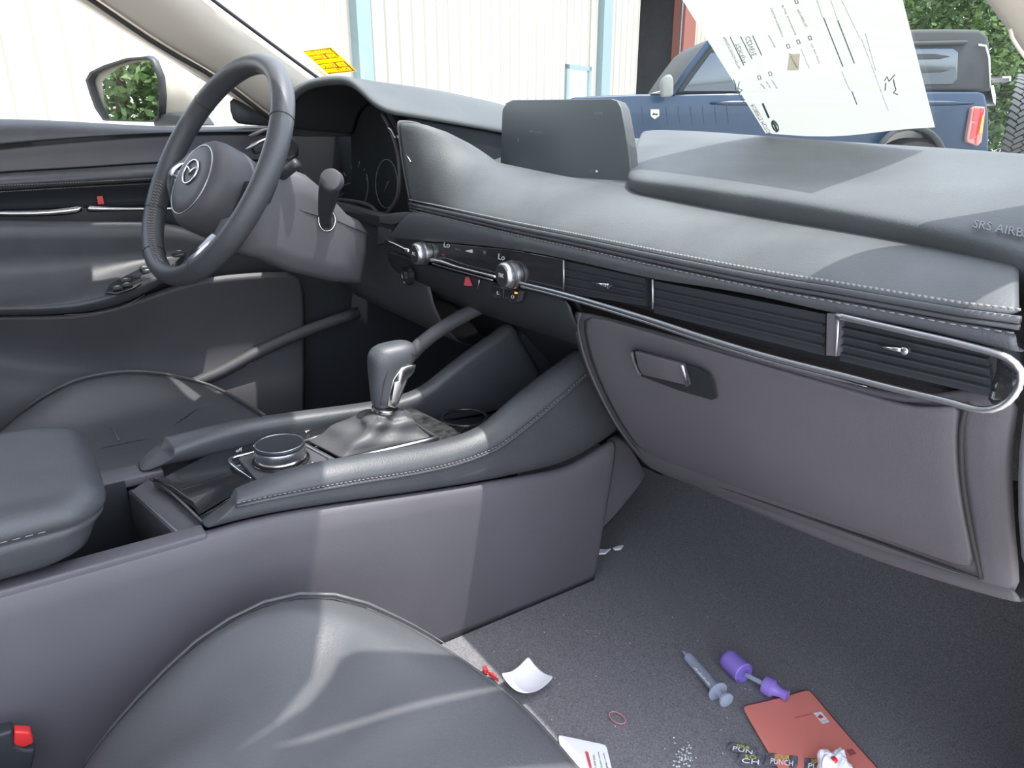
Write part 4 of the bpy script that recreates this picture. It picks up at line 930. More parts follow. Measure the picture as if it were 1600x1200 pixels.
# passenger seat belt buckle
bk_ = thing('seat_belt_buckle', 'red and black seat belt buckle at the lower left beside the passenger seat', 'seat belt buckle', tuple(at(36, 1200, 'x', .16)))
prism('release_button', xs([(22, 1143), (48, 1145), (53, 1162), (38, 1169), (20, 1166)], 'x', .165), (-.012, 0, 0), redp, bk_, bevel=.002)
prism('buckle_body', xs([(-10, 1150), (20, 1142), (22, 1166), (38, 1172), (56, 1172), (44, 1230), (-14, 1225)], 'x', .168), (-.018, 0, 0), darkp, bk_, bevel=.003)

# ================================================================ LITTER ON THE CARPET
FZ = 0.3362
def f3(x, y, dz=0.0): return at(x, y, 'z', FZ+dz)
def sheetp(name, q, mt, label, cat, dz=.0015, curl=0.0, group=None, nx=6):
    a, b, c, d_ = [f3(x, y, dz) for x, y in q]     # quad a-b / d-c
    rows = [[lerp(lerp(a, b, i/nx), lerp(d_, c, i/nx), j/nx)+V((0, 0, curl*((i/nx-.5)**2+(j/nx-.5)**2)*2)) for i in range(nx+1)] for j in range(nx+1)]
    o = grid(name, rows, mt, None, solid=.0004, toward=V((.4, 0, 3))); setp(o, label, cat, group); return o
nt = sheetp('note_card', [(782, 1068), (825, 1040), (866, 1073), (820, 1100)], white, 'blank white square note curled on the carpet in front of the seat', 'note', .004, .018)
rcp = sheetp('printed_card', [(870, 1146), (948, 1163), (960, 1215), (890, 1235)], white, 'white printed card with red bar half hidden behind the seat edge', 'card', .003, .0)
bm = bmesh.new(); prism_into(bm, [f3(x, y, .0035) for x, y in ((914, 1174), (919, 1175), (925, 1200), (921, 1200))], (0, 0, .0003)); obj('red_bar', bm, redmark, rcp)
for i, (x, y, t_) in enumerate(((926, 1179, 'TITLE AND LIEN'), (934, 1175, 'motor vehicles'), (942, 1177, 'please remove'), (946, 1193, 'before use'))):
    text_obj('print_lines', t_, f3(x, y, .0036), f3(x+5+i, y+27, .0036), f3(x+2.5, y-.5, .0036), dimmark, rcp)
def scrap(pts, mt, lab, cat='paper scrap', dz=.002, h=.001, name='paper_scrap', group=None):
    o = prism(name, [f3(x, y, dz) for x, y in pts], (0, 0, h), mt, None); return setp(o, lab, cat, group)
scrap([(754, 1046), (760, 1045), (763, 1052), (757, 1053)], redp, 'small red wrapper scrap at the seat edge, nearer the console', name='wrapper_scrap', h=.006)
scrap([(763, 1055), (770, 1056), (779, 1066), (772, 1062)], redp, 'small red wrapper scrap at the seat edge touching the blank note', name='wrapper_scrap', h=.006)
# rubber band
c = f3(964, 1121, .002)
bm = bmesh.new(); tube_into(bm, [f3(964.5+12.5*math.cos(a)+2.5*math.sin(a), 1121.5+9*math.sin(a)+3.2*math.cos(a), .002) for a in [2*math.pi*k/40 for k in range(40)]], .0008, 6, True)
pinkr = mat('pink_rubber', (.55, .22, .25), .6); rb = obj('rubber_band', bm, pinkr, None, True); setp(rb, 'thin pink rubber band lying in a loop on the carpet', 'rubber band')
# syringe
sy = thing('syringe', 'clear plastic oral syringe with measuring marks lying on the carpet', 'syringe', tuple(f3(1100, 1057)))
s0, s1 = f3(1068, 1018, .009), f3(1118, 1075, .009); dS = (s1-s0).normalized()
lathe('barrel', s0, dS, [(.0015, -.0), (.0022, .004), (.0022, .008), (.0068, .012), (.0072, .016), (.0072, (s1-s0).length), (.0078, (s1-s0).length+.001)], syrm, sy, n=28)
e0 = f3(1121, 1080, .010); 
lathe('finger_flange', e0, dS, [(.0, 0), (.0135, 0), (.0138, .0015), (.0, .002)], syrm, sy, n=28)
lathe('plunger', f3(1108, 1066, .009), dS, [(.0, 0), (.0058, 0), (.0058, .012), (.0045, .014), (.0045, .030), (.0045, .038)], syrm, sy, n=20)
lathe('plunger_cap', f3(1135, 1094, .010), dS, [(.0, -.002), (.0098, -.002), (.0100, .001), (.008, .002), (.0, .0022)], syrm, sy, n=24)
bm = bmesh.new()
for i in range(12):
    a = lerp(f3(1083, 1043, .0175), f3(1106, 1069, .0175), i/11); tube_into(bm, [a, a+V((.004, .002, 0))*(1.4 if i % 3 == 0 else .9)], .0004, 4)
obj('scale_marks', bm, marks, sy)
# purple bubble wand toy
pw = thing('purple_plunger_toy', 'translucent purple plastic plunger with a clear rod lying beside the syringe', 'toy', tuple(f3(1170, 1050)))
q0, q1 = f3(1135, 1027, .014), f3(1162, 1052, .014); dP = (q1-q0).normalized(); L_ = (q1-q0).length
lathe('large_cap', q0, dP, [(.0, -.002), (.010, -.001), (.0142, .003), (.0148, .008), (.0148, L_), (.0135, L_+.001), (.013, L_-.004), (.0, L_-.004)], purplem, pw, n=36)
q2, q3 = f3(1165, 1054, .012), f3(1198, 1071, .012)
tube('rod', [q2, lerp(q2, q3, .5), q3], .0035, syrm, pw, n=12)
dQ = (q3-q2).normalized()
lathe('small_cap', f3(1194, 1069, .012), dQ, [(.0, -.001), (.0115, 0), (.0125, .004), (.0122, .012), (.008, .016), (.006, .024), (.0075, .032), (.0, .032)], purplem, pw, n=32)
# red leaflet
pink = mat('red_leaflet_paper', (.70, .22, .18), .6)
lf = sheetp('leaflet', [(1157, 1106), (1263, 1078), (1400, 1235), (1240, 1245)], pink, 'long red leaflet with white printed panels lying on the carpet at the bottom', 'leaflet', .0015, .004, nx=8)
def fq(name, pts, mt, dz=.0052): bm = bmesh.new(); prism_into(bm, [f3(x, y, dz) for x, y in pts], (0, 0, .0002)); fixn(bm); return obj(name, bm, mt, lf)
wl = fq('white_label', [(1271, 1114), (1283, 1112), (1296, 1128), (1285, 1131)], white, .0035)
fq('label_symbol', [(1277, 1121), (1281, 1116), (1287, 1120), (1283, 1123)], redmark, .0038)
text_obj('print_lines', 'recycle', f3(1284, 1128.5, .0038), f3(1293, 1126, .0038), f3(1283, 1126.5, .0038), dimmark, lf)
for (x, y, w, b) in ((1240, 1101, 26, 'Visit us online today'), (1243, 1122, 26, 'Terms and conditions')): text_obj('print_lines', b, f3(x, y, .003), f3(x+w, y-6, .003), f3(x-1.5, y-1.8, .003), redmark, lf)
bm = bmesh.new()
fq('dark_badge', [(1322, 1172), (1332, 1170), (1338, 1178), (1328, 1181)], mat('dull_red_ink', (.35, .10, .10), .6), .0032)
# candy wrappers with lettering
wrap = clearp('dark_shiny_wrapper', (.16, .16, .19), .75); lime = mat('lime_ink', (.55, .65, .1), .5); whi = mat('white_ink', (.85, .85, .85), .5)
def wrapper(c, w, h, ang, lab, sour='SOUR', pun='PUNCH'):
    cx, cy = c; ca, sa = math.cos(ang), math.sin(ang)
    def L(u, v, dz=0): return f3(cx+u*ca-v*sa, cy+u*sa+v*ca, dz)
    n = 10
    rows = [[L(-w/2+w*i/n, -h/2+h*j/4, .003+.002*math.sin(i*2.1+j*1.7+cx)+.0015*math.sin(i*.9)) for i in range(n+1)] for j in range(5)]
    o = grid('candy_wrapper', rows, wrap, None, solid=.0004, toward=V((.4, 0, 3))); setp(o, lab, 'candy wrapper', 'candy wrappers on the carpet')
    dz = .0068
    text_obj('sour_lettering', sour, L(-w*.22, -h*.12, dz), L(w*.24, -h*.12, dz), L(-w*.22, -h*.42, dz), lime, o)
    text_obj('punch_lettering', pun, L(-w*.32, h*.34, dz), L(w*.36, h*.34, dz), L(-w*.32, -h*.08, dz), whi, o); return o
wrapper((1160, 1170), 46, 14, .22, 'crumpled candy wrapper, furthest left of the four wrappers', 'SOUR', 'PUN')
wrapper((1172, 1187), 40, 17, .12, 'candy wrapper reading CH below the furthest left wrapper', 'SO', 'CH')
wrapper((1221, 1188), 52, 20, .12, 'candy wrapper with the full word PUNCH beside the red leaflet', 'SOUR', 'PUNCH')
wrapper((1276, 1195), 40, 20, .1, 'candy wrapper on the red leaflet half under the crumpled tissue', 'SOUR', 'PUN')
# crumpled tissue
bm = bmesh.new(); bmesh.ops.create_icosphere(bm, subdivisions=4, radius=1.0)
c = f3(1306, 1199, .012)
for v in bm.verts:
    d_ = v.co.normalized(); r = 1+.22*math.sin(d_.x*5+d_.y*4)+.16*abs(math.sin(d_.y*6-d_.z*5))+.07*math.sin(d_.x*13+d_.z*9)
    v.co = c+V((d_.x*.017*r, d_.y*.016*r, max(-.011, d_.z*.016*r)))
ts = obj('crumpled_tissue', bm, white, None, False); setp(ts, 'crumpled white tissue on the red leaflet at the bottom edge', 'tissue')
bm = bmesh.new(); bmesh.ops.create_icosphere(bm, subdivisions=2, radius=.006); bmesh.ops.translate(bm, verts=bm.verts, vec=f3(1304, 1190, .022)); obj('red_spot', bm, redp, ts, True)
# torn scraps near the console and crumbs
for nm, pts, lb in ((0, [(926, 865), (934, 858), (942, 859), (950, 857), (942, 864), (932, 865)], 'torn white scrap by the console side, the larger of two'), (1, [(954, 856), (962, 853), (970, 852), (966, 857), (957, 858)], 'torn white scrap by the console side, the smaller of two')):
    P = [at(x, y, 'x', .135) for x, y in pts]; o = prism('torn_scrap', [at(x+4, y+2, 'z', .343) for x, y in pts], (0, 0, .003), white, None); setp(o, lb, 'paper scrap')
bm = bmesh.new()
for i in range(60):
    x = random.gauss(1068, 8); y = random.gauss(1180, 11); p = f3(x, y, .001); s = random.uniform(.0004, .0011); box_into(bm, (-s, -s, -s*.5), (s, s*.6, s*.5), Matrix.Translation(p) @ Matrix.Rotation(random.random()*3, 4, 'Z'))
for i in range(50):
    x = random.uniform(760, 1420); y = random.uniform(960, 1190); p = f3(x, y, .001); s = .0006; box_into(bm, (-s, -s, -s*.5), (s, s*.6, s*.5), Matrix.Translation(p) @ Matrix.Rotation(random.random()*3, 4, 'Z'))
cr = obj('crumbs', bm, marks); setp(cr, 'scattered pale crumbs on the dark carpet', 'crumbs', None, 'stuff')

# ================================================================ PAPERS ON THE WINDSCREEN
stick = mat('yellow_sticker', (.95, .62, .02), .5); stick2 = bpy.data.materials.new('yellow_backlit_sticker'); stick2.use_nodes = True
t = stick2.node_tree; t.nodes.clear(); o_ = t.nodes.new('ShaderNodeOutputMaterial'); a2 = t.nodes.new('ShaderNodeBsdfTranslucent'); a3 = t.nodes.new('ShaderNodeBsdfDiffuse'); mA = t.nodes.new('ShaderNodeMixShader')
a2.inputs[0].default_value = (1.0, .72, .02, 1); a3.inputs[0].default_value = (.95, .62, .02, 1); mA.inputs[0].default_value = .35
t.links.new(a2.outputs[0], mA.inputs[1]); t.links.new(a3.outputs[0], mA.inputs[2]); t.links.new(mA.outputs[0], o_.inputs[0])
def wsq(x, y, off=.006): return ws_hit(x, y, off)
def bil(q, u, v): return lerp(lerp(q[0], q[1], u), lerp(q[3], q[2], u), v)
SQ = [(473, 80), (517, 74), (557, 111), (513, 116)]
def sp2(u, v):
    a = lerp2(lerp2(SQ[0], SQ[1], u), lerp2(SQ[3], SQ[2], u), v); return a
o = grid('windscreen_sticker', [[wsq(*sp2(i/4, j/4), .004) for i in range(5)] for j in range(5)], stick2, None, solid=.0003, sub=0)
setp(o, 'yellow handwritten sticker on the windscreen above the instrument hood', 'sticker')
ink = mat('brown_ink', (.25, .13, .01), .7)
def sline(u0, v0, u1, v1, w=.02):
    du, dv_ = u1-u0, v1-v0; l = math.hypot(du, dv_*.6); nx_, ny_ = -dv_*.6/l*w/1.0, du/l*w*1.4
    return [wsq(*sp2(u, v), .0055) for u, v in ((u0-nx_, v0-ny_), (u1-nx_, v1-ny_), (u1+nx_, v1+ny_), (u0+nx_, v0+ny_))]
bm = bmesh.new()
for a in ((.02, .03, .98, .03), (.02, .22, .86, .22), (.02, .40, .9, .40), (.02, .58, .9, .58), (.02, .78, .98, .78), (.02, .97, .98, .97)): prism_into(bm, sline(*a, w=.012), (0, -.0003, 0))
for a in ((.93, .03, .93, .38), (.93, .58, .93, .97), (.56, .22, .56, .38), (.58, .58, .58, .77)): prism_into(bm, sline(*a, w=.03), (0, -.0003, 0))
fixn(bm); obj('ruled_lines', bm, ink, o)
for tx, u0, u1, v0, v1 in (('T0221VE', .88, .25, .20, .05), ('25', .85, .68, .38, .25), ('Mazd3', .5, .08, .38, .25), ('3', .80, .72, .75, .62), ('Black', .52, .1, .76, .62), ('KTR', .80, .40, .93, .80)):
    # written on the outside face: reads mirrored from in here
    text_obj('handwriting', tx, wsq(*sp2(u0, v0), .0056), wsq(*sp2(u1, v0), .0056), wsq(*sp2(u0, v1), .0056), ink, o)
PQ = [(1050, -26), (1404, -26), (1461, 200), (1196, 208)]
def pp2(u, v): return lerp2(lerp2(PQ[0], PQ[1], u), lerp2(PQ[3], PQ[2], u), v)
def pcoord(x, y):   # invert roughly
    v = (y+26)/(234-8*.5); v = max(0, min(1, v)); l = lerp2(PQ[0], PQ[3], v); r = lerp2(PQ[1], PQ[2], v); return (x-l[0])/(r[0]-l[0]), v
bot = [(1196, 208), (1262, 214), (1330, 213), (1400, 202), (1461, 199)]
topb = [(1050, -26), (1140, -26), (1230, -26), (1320, -26), (1404, -26)]
rows = []
for j in range(9):
    rows.append([wsq(*lerp2(topb[i], bot[i], j/8), .004+.004*math.sin(j*.7+i)) for i in range(5)])
pap = grid('window_form', rows, sheet, None, solid=0, sub=1)
setp(pap, 'large translucent paper form taped inside the windscreen over the dark vehicle outside', 'paper form')
pk = mat('form_print', (.10, .16, .15), .7)
def ptx(nm, b, x0, y0, x1, y1, h, flip=1):
    dx, dy = x1-x0, y1-y0; l = math.hypot(dx, dy); hx, hy = -dy/l*h*flip, dx/l*h*flip
    a, b_, c_ = wsq(x0, y0, .016), wsq(x1, y1, .016), wsq(x0+hx, y0+hy, .016)
    return text_obj(nm, b, a, b_, c_, pk, pap, .0001)
# lines run down the sheet; seen from behind, so mirrored
for b, x0, y0, x1, y1, h in (('PREVIOUS VEHICLE HISTORY', 1133, 57, 1158, 108, 4), ('TZ3CEJ74', 1156, 66, 1168, 97, 8), ('CZ3VE1E', 1171, 56, 1182, 86, 8), ('Warranty', 1203, 54, 1213, 74, 4),
    ('DEALER WARRANTY', 1206, 12, 1225, 58, 3), ('Full Limited', 1224, 8, 1244, 54, 3), ('IMPLIED WARRANTY ONLY', 1248, 14, 1262, 42, 3.5), ('As Is No Dealer', 1234, 82, 1247, 107, 3), ('Limited Warranty', 1253, 76, 1266, 107, 3), ('Or pay extra', 1270, 68, 1282, 98, 4),
    ('Make', 1190, 130, 1196, 138, 3), ('Body', 1199, 127, 1205, 137, 3), ('Vehicle', 1207, 124, 1215, 138, 3), ('MJR', 1160, 150, 1166, 160, 5),
    ('dealer price must be printed on this form', 1316, 0, 1345, 60, 2.5), ('the information you see on this form is part of the contract', 1347, 60, 1389, 173, 2.5), ('spoken promises are difficult to enforce ask the dealer', 1353, 52, 1369, 110, 2.5), ('customer complaints contact', 1316, 111, 1329, 141, 2.5), ('systems covered', 1299, 0, 1309, 30, 2), ('duration', 1277, 0, 1286, 28, 2)):
    ptx('form_text', b, x0, y0, x1, y1, h)
ptx('form_heading', 'ROBERTS MOTOR', 1178, 162, 1206, 209, 6.5)
bm = bmesh.new()
def pl2(bm, pts, r=.0006): tube_into(bm, [wsq(x, y, .017) for x, y in pts], r, 5)
for a in (((1141, 58), (1162, 102)), ((1157, 57), (1175, 92)), ((1176, 56), (1190, 86)), ((1287, 28), (1317, 104)), ((1309, 32), (1335, 99)), ((1331, 143), (1339, 163))): pl2(bm, a)
fixn(bm); obj('form_lines', bm, pk, pap)
bm = bmesh.new()
for x, y in ((1186, 122), (1203, 116), (1231, 73), (1247, 66), (1265, 60), (1244, 3)):
    pl2(bm, [(x-2.5, y-3), (x+1.5, y-4), (x+3.5, y+1.5), (x-.5, y+2.5), (x-2.5, y-3)], .0005)
pl2(bm, [(1146, 124), (1150, 134), (1149, 140), (1154, 144), (1156, 150), (1160, 150)], .0006); pl2(bm, [(1155, 128), (1153, 138), (1160, 141), (1152, 146)], .0006)
pl2(bm, [(1382, 126), (1386, 120), (1389, 127), (1398, 117)], .0006); pl2(bm, [(1396, 124), (1398, 134), (1400, 140), (1396, 145), (1403, 148)], .0006); pl2(bm, [(1384, 130), (1383, 141)], .0006)
obj('handwriting', bm, pk, pap)
bm = bmesh.new(); pl2(bm, [(1216, 198)]*1+[(1216, 198), (1208, 188), (1207, 196), (1213, 207)][1:], .0006)
el = [(1211+4.5*math.cos(a)-3*math.sin(a)*.2+3.5*math.sin(a), 197+8.5*math.sin(a)) for a in [2*math.pi*k/24 for k in range(25)]]
pl2(bm, el, .0009); pl2(bm, [(1207, 190), (1211, 196), (1214, 204)], .0016); obj('oval_logo', bm, pk, pap)
bm = bmesh.new(); prism_into(bm, [wsq(x, y, .016) for x, y in ((1190, 162), (1193, 161), (1203, 184), (1200, 185))], (0, -.0002, 0)); fixn(bm); obj('form_stamp', bm, pk, pap)
stn = clearp('pale_note_paper', (.80, .70, .50), .35)
bm = bmesh.new(); prism_into(bm, [wsq(x, y, .014) for x, y in ((1233, 85), (1250, 84), (1248, 110), (1230, 110))], (0, -.0002, 0)); fixn(bm); obj('taped_note', bm, stn, pap)
# ================================================================ OUTSIDE: METAL BUILDING
HF = V((-math.cos(HEAD), math.sin(HEAD), 0))            # level heading of the view
az = math.radians(111.5); wd = V((math.cos(az), math.sin(az), 0)); wnm = V((wd.y, -wd.x, 0))   # wall direction and its outward normal
if wnm.dot(-HF) < 0: wnm = -wnm
WP = V((CAM.x, CAM.y, 0))-wnm*8.2
bld = thing('metal_building', 'cream ribbed metal building with teal posts and an open bay beyond the windscreen', 'building', tuple(WP))
def wall_s(px):                                          # distance along the wall met by image column px
    r = RT*((px-800)/1234.0)+HF; return ((WP-V((CAM.x, CAM.y, 0))).dot(wnm)/r.dot(wnm)*r-(WP-V((CAM.x, CAM.y, 0)))).dot(wd)
def wpt(s, z, o=0.0): return WP+wd*s+wnm*o+V((0, 0, z))
def wall_run(name, s0, s1, z0, z1, mt=siding, pitch=.285, par=None, depth=.028):
    bm = bmesh.new(); pts = []; s = s0
    while s < s1-1e-6:
        e = min(s+pitch, s1)
        pts += [(s, 0), (s+(e-s)*.80, 0), (s+(e-s)*.86, depth), (s+(e-s)*.94, depth)]; s = e
    pts.append((s1, 0))
    rr = [[wpt(s, z0, o) for s, o in pts], [wpt(s, z1, o) for s, o in pts]]
    R_ = [[bm.verts.new(p) for p in r] for r in rr]
    for i in range(len(pts)-1): bm.faces.new((R_[0][i], R_[0][i+1], R_[1][i+1], R_[1][i]))
    face_to(bm); return obj(name, bm, mt, par or bld)
sA, sD0, sD1, sB0, sB1 = wall_s(-70), wall_s(883), wall_s(917), wall_s(990), wall_s(1073)
ZT = 5.2
wall_run('siding', sA, sD0, 0, ZT); wall_run('siding', sD0, sD1, 2.08, ZT); wall_run('siding', sD1, sB0, 0, ZT); wall_run('siding', sB0, sB1, 4.4, ZT)
sE = wall_s(1330)
wall_run('siding', sB1, sE, 0, ZT-.2)
box_w = lambda nm, s0, s1, o0, o1, z0, z1, mt, par=bld: (lambda bm: (prism_into(bm, [wpt(s0, z0, o0), wpt(s1, z0, o0), wpt(s1, z0, o1), wpt(s0, z0, o1)], (0, 0, z1-z0)), fixn(bm), obj(nm, bm, mt, par))[2])(bmesh.new())
whitem = mat('white_door_paint', (.85, .86, .84), .4)
dr = box_w('door', sD0+.05, sD1-.05, -.06, .0, 0, 2.04, whitem)
for s0, s1, z0, z1 in ((sD0-.05, sD0+.05, 0, 2.12), (sD1-.05, sD1+.05, 0, 2.12), (sD0-.05, sD1+.05, 2.04, 2.12)): box_w('door_frame', s0, s1, -.04, .05, z0, z1, teal, dr)
for a, b in ((557, 578), (929, 942), (1106, 1114)):
    s0, s1 = wall_s(a), wall_s(b); box_w('post', s0, s1, 0.0, .14, 0, ZT, teal)
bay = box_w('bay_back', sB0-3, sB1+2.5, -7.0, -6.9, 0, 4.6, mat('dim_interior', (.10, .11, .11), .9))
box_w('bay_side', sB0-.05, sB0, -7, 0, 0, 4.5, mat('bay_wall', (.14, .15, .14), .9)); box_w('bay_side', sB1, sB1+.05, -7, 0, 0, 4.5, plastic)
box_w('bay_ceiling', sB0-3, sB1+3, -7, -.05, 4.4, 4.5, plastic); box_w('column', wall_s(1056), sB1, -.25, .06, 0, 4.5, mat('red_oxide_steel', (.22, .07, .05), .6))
box_w('conduit', wall_s(1050.5), wall_s(1052), 0.02, .06, .3, 4.4, silver)
box_w('roof', sA-.3, sE+.3, -8, .25, ZT, ZT+.15, teal)
prism('eave', [wpt(sA-.3, ZT-.08, .22), wpt(sE+.3, ZT-.30, .22), wpt(sE+.3, ZT-.12, .30), wpt(sA-.3, ZT+.1, .30)], (0, 0, .06), whitem, bld)
box_w('parked_shape', sB0+.2, sB1+1.5, -5.5, -4.0, 0, 1.9, mat('dull_green_tarp', (.14, .15, .12), .8))
# ================================================================ OUTSIDE: BLUE OFF-ROAD VEHICLE
DV = 8.0; VP0 = V((CAM.x, CAM.y, 0))+HF*DV
def vh(x, y, o=0.0): return hit(x, y, VP0+HF*o, HF)
car = thing('off_road_vehicle', 'blue off-road vehicle with black soft top and spare tyre parked behind the paper form', 'car', tuple(vh(1220, 352)))
EXT = HF*1.75
body = [(888, 168), (893, 152), (925, 150), (1000, 147), (1060, 147), (1180, 145), (1300, 143), (1530, 143), (1540, 146), (1546, 175), (1546, 232), (1540, 262), (1500, 268), (1480, 262), (1472, 232), (1452, 210), (1424, 202), (1396, 210), (1376, 232), (1366, 272), (1100, 276), (1092, 240), (1070, 216), (1040, 208), (1008, 216), (990, 240), (980, 272), (892, 262)]
bp = [vh(x, y) for x, y in body]
prism('body', bp, EXT, bluecar, car, bevel=.03)
grid('body_crease', [[vh(x, 156, -.002) for x in (1100, 1300, 1535)], [vh(x, 161, -.03) for x in (1100, 1300, 1535)], [vh(x, 166, -.002) for x in (1100, 1300, 1535)]], bluecar, car, solid=.01)
top = [(1048, 148), (1075, 108), (1104, 70), (1124, 55), (1180, 50), (1330, 47), (1480, 45), (1532, 46), (1545, 55), (1550, 90), (1551, 143), (1300, 144), (1100, 146)]
sft = prism('soft_top', [vh(x, y, .05) for x, y in top], HF*1.62, cartop, car, bevel=.04)
tube('roof_edge', [vh(x, y, .02) for x, y in ((1050, 147), (1076, 108), (1106, 69), (1126, 56))], .035, bluecar, car)
wgl = mat('dark_tinted_glass', (.03, .05, .07), .05, coat=1)
for nm, q in (('front_window', [(1066, 143), (1088, 112), (1110, 82), (1180, 78), (1180, 143)]), ('rear_door_window', [(1190, 143), (1190, 76), (1310, 74), (1310, 143)]), ('quarter_window', [(1335, 134), (1335, 76), (1490, 75), (1498, 82), (1496, 124), (1488, 132)])):
    w_ = prism(nm, [vh(x, y, .035) for x, y in q], HF*.03, wgl, car, bevel=.01)
    if nm == 'quarter_window':
        for k, y in enumerate((88, 109)): prism('window_fold', [vh(1400, y-3, .025), vh(1460, y-4, .025), vh(1486, y, .025), vh(1470, y+4, .025), vh(1400, y+6, .025)], HF*.02, cartop, w_, bevel=.008)
tube('top_seam', [vh(1330, 69, .03), vh(1440, 68, .03), vh(1510, 66, .03)], .02, cartop, sft)
tube('rear_trim', [vh(1528, 70, .02), vh(1540, 72, .02), vh(1545, 90, .02), vh(1547, 138, .02)], .012, silver, sft)
mr = prism('side_mirror', [vh(x, y, -.28) for x, y in ((1035, 152), (1034, 128), (1040, 118), (1048, 115), (1053, 122), (1053, 150))], HF*.14, mat('grey_mirror_shell', (.16, .17, .16), .5), car, bevel=.03)
prism('hood_vent', [vh(x, y, -.01) for x, y in ((1017, 146), (1035, 141), (1050, 146))], HF*.1, silver, mr, bevel=.005)
bm = bmesh.new()
badge = prism('shield_badge', [vh(x, y, -.02) for x, y in ((1017, 171), (1030, 171), (1030, 181), (1023, 186), (1017, 181))], HF*.02, mat('pale_badge', (.6, .62, .62), .4), car)
prism('badge_symbol', [vh(x, y, -.025) for x, y in ((1018, 180), (1022, 175), (1024, 178), (1026, 176), (1029, 180))], HF*.004, cartop, badge)
for i in range(8):  # strips imitating the building's reflection in the shiny door
    x = 1003+i*19
    if abs(x-1023) > 8: prism('reflection_strip', [vh(x-.8, 166, -.006), vh(x+.8, 166, -.006), vh(x+4, 194, -.006), vh(x+2.5, 194, -.006)], HF*.01, bluecar, car)
def wheel(px, py, r, par, nm='wheel', o=.02):
    c = vh(px, py, o); k = lathe(nm, c, HF, [(r*.55, .02), (r*.92, 0), (r, .05), (r, .22), (r*.92, .27), (r*.5, .27)], rubber, par, n=40)
    lathe('rim', c, HF, [(0, .04), (r*.5, .04), (r*.58, .02), (r*.6, .06), (0, .08)], silver, k, n=30); return k
wheel(1424, 282, .42, car); wheel(1040, 288, .42, car)
arch = smooth_path([vh(x, y, -.06) for x, y in ((1368, 262), (1374, 230), (1396, 206), (1424, 198), (1452, 206), (1470, 228), (1478, 262))], 16)
tube('wheel_arch', arch, .05, cartop, car, flat=.5)
# tail light
tlr = mat('tail_lamp_red', (.75, .02, .03), .25, coat=1); tla = mat('tail_lamp_amber', (.9, .30, .03), .25, coat=1)
tlh = prism('tail_light', [vh(x, y, -.05) for x, y in ((1519, 170), (1524, 166), (1539, 167), (1540, 174), (1534, 222), (1528, 228), (1512, 222), (1511, 216))], HF*.12, mat('tail_lamp_housing', (.35, .18, .16), .4), car, bevel=.008)
prism('red_lens', [vh(x, y, -.06) for x, y in ((1523, 169), (1532, 170), (1529, 190), (1520, 189))], HF*.03, tlr, tlh); prism('red_lens', [vh(x, y, -.06) for x, y in ((1521, 192), (1526, 192), (1525, 216), (1516, 217))], HF*.03, tlr, tlh)
prism('red_lens', [vh(x, y, -.06) for x, y in ((1533, 169), (1538, 170), (1537, 178), (1531, 180), (1526, 226), (1524, 222))], HF*.03, tlr, tlh)
prism('amber_lens', [vh(x, y, -.065) for x, y in ((1535, 181), (1538, 181), (1534, 208), (1530, 209))], HF*.03, tla, tlh)
# rear face hardware and spare wheel (axis runs along the vehicle)
tyre = mat('tyre_rubber', (.085, .09, .088), .85)
sc_ = V(vh(1597, 190, .70)); Rr = .46
bm = bmesh.new(); axd = (RT*.84-HF*.545).normalized()
lathe_into(bm, sc_-axd*.14, axd, [(.26, 0), (.40, 0), (.435, .03), (.44, .14), (.435, .25), (.40, .28), (.26, .28)], 64)
fixn(bm); sp_w = obj('spare_wheel', bm, rubber, car, True)
bm = bmesh.new(); e1 = axd.orthogonal().normalized(); e2 = axd.cross(e1)
for i in range(44):
    a = 2*math.pi*i/44
    for j in range(3):
        aa = a+(.07 if j % 2 else 0); rad = e1*math.cos(aa)+e2*math.sin(aa); tn = e1*-math.sin(aa)+e2*math.cos(aa)
        M = Matrix((tn, axd, rad)).transposed().to_4x4(); M.translation = sc_+rad*.455+axd*(-.088+.088*j)
        M = M @ Matrix.Rotation((.6 if j % 2 else -.6), 4, 'Z'); box_into(bm, (-.022, -.048, -.014), (.022, .048, .034), M)
fixn(bm); obj('tread_blocks', bm, tyre, sp_w)
lathe('rim', sc_-axd*.1, axd, [(0, .02), (.2, .03), (.26, .0), (.26, .2), (0, .2)], silver, sp_w, n=30)
prism('hinge_bracket', [vh(x, y, .1) for x, y in ((1549, 135), (1553, 133), (1556, 148), (1556, 165), (1552, 160), (1548, 140))], HF*.3, silver, car, bevel=.005)
tube('brake_light_bracket', [vh(1560, 150, .8), vh(1566, 131, .8), vh(1578, 126, .8)], .02, cartop, car)
prism('high_brake_light', [vh(x, y, .6) for x, y in ((1566, 119), (1580, 119), (1580, 127), (1577, 127), (1577, 122), (1566, 122))], HF*.3, silver, car)
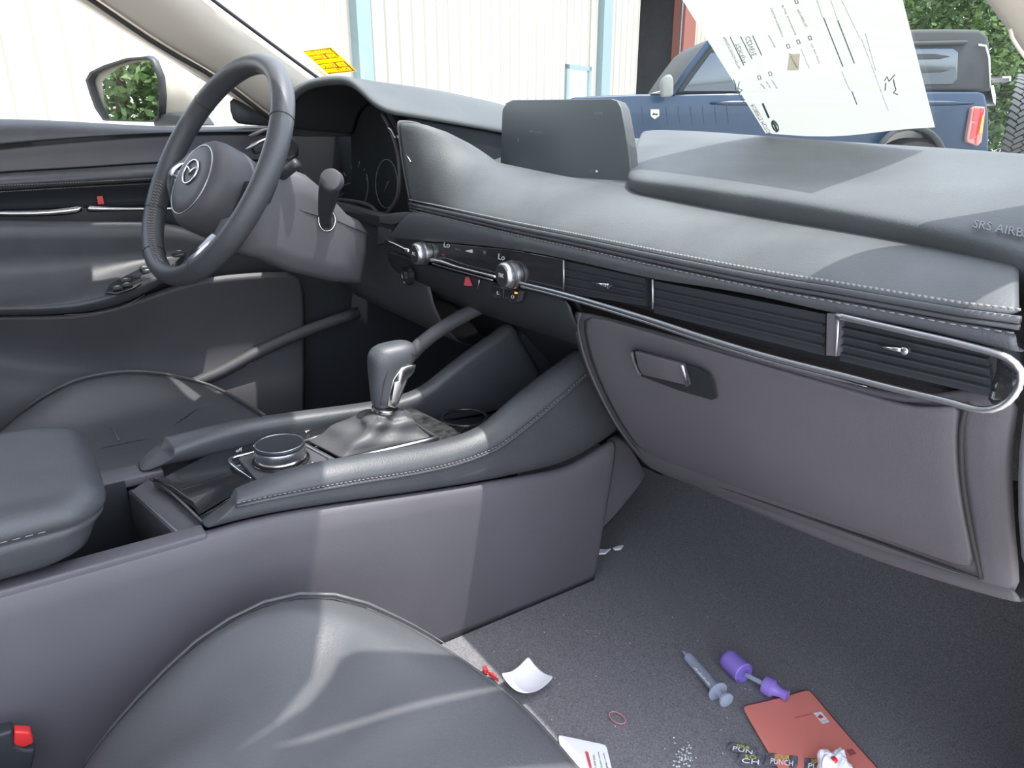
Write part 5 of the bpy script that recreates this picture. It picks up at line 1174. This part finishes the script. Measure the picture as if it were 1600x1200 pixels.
# ================================================================ TREES
def leaf_cloud(name, c, rad, n, sz, par):
    bm = bmesh.new(); rg = random.Random(311+int(c[0]*7))
    blobs = [(V((rg.gauss(0, .45), rg.gauss(0, .45), rg.uniform(-.75, .8))), rg.uniform(.28, .45)) for _ in range(34)]
    for i in range(n):
        b, br_ = rg.choice(blobs); d_ = V((rg.gauss(0, 1), rg.gauss(0, 1), rg.gauss(0, 1))).normalized()*br_*rg.uniform(.75, 1.05)
        p = V(c)+V(((b.x+d_.x)*rad[0], (b.y+d_.y)*rad[1], (b.z+d_.z)*rad[2]))
        u = V((rg.gauss(0, 1), rg.gauss(0, 1), rg.gauss(0, .6))).normalized(); w = u.cross(V((rg.gauss(0, 1), rg.gauss(0, 1), rg.gauss(0, 1)))).normalized(); s = sz*rg.uniform(.6, 1.4)
        bm.faces.new([bm.verts.new(p+u*s), bm.verts.new(p+w*s*.5), bm.verts.new(p-u*s), bm.verts.new(p-w*s*.5)])
    return obj(name, bm, leafm, par)
def tree(x, y, h, r, n, lab, sz=.11):
    t_ = thing('leafy_tree', lab, 'tree', (x, y, 0), 'trees around the yard')
    leaf_cloud('foliage', (x, y, h*.5), (r, r, h*.52), n, sz, t_)
    tube('trunk', [V((x, y, 0)), V((x+.1, y, h*.3)), V((x-.1, y+.1, h*.7))], [.08, .06, .04], barkm, t_)
def gp_(px, d_): p = V((CAM.x, CAM.y, 0))+(HF+RT*((px-800)/1234.0))*d_; return p.x, p.y
for px, dd, h, r, lab in ((1290, 27, 7.0, 2.2, 'leafy green tree behind the blue vehicle, seen through the top of the paper form'), (1480, 19, 6.5, 2.4, 'sunlit leafy tree above the black soft top of the vehicle'), (1655, 20, 7.0, 2.4, 'leafy green tree at the right beside the windscreen pillar'), (1540, 34, 10.0, 4.2, 'tall dark tree furthest back above the spare tyre')):
    x, y = gp_(px, dd); tree(x, y, h, r, 13000, lab, .085)
for px, dd, h, r, lab in ((1400, 38, 11.0, 4.6, 'hazy distant tree above the roof of the blue vehicle'), (1690, 36, 11.0, 4.6, 'hazy distant tree right of the windscreen pillar')):
    x, y = gp_(px, dd); tree(x, y, h, r, 14000, lab, .13)
for x, y, h, r, lab in ((-4.9, -7.4, 5.5, 1.8, 'green tree reflected in the door mirror, nearer the wall'), (-4.6, -12.6, 7.0, 2.4, 'green tree reflected in the door mirror, further back'), (-10.0, -14.0, 8.0, 2.8, 'green tree reflected at the left of the door mirror')): tree(x, y, h, r, 26000, lab, .055)
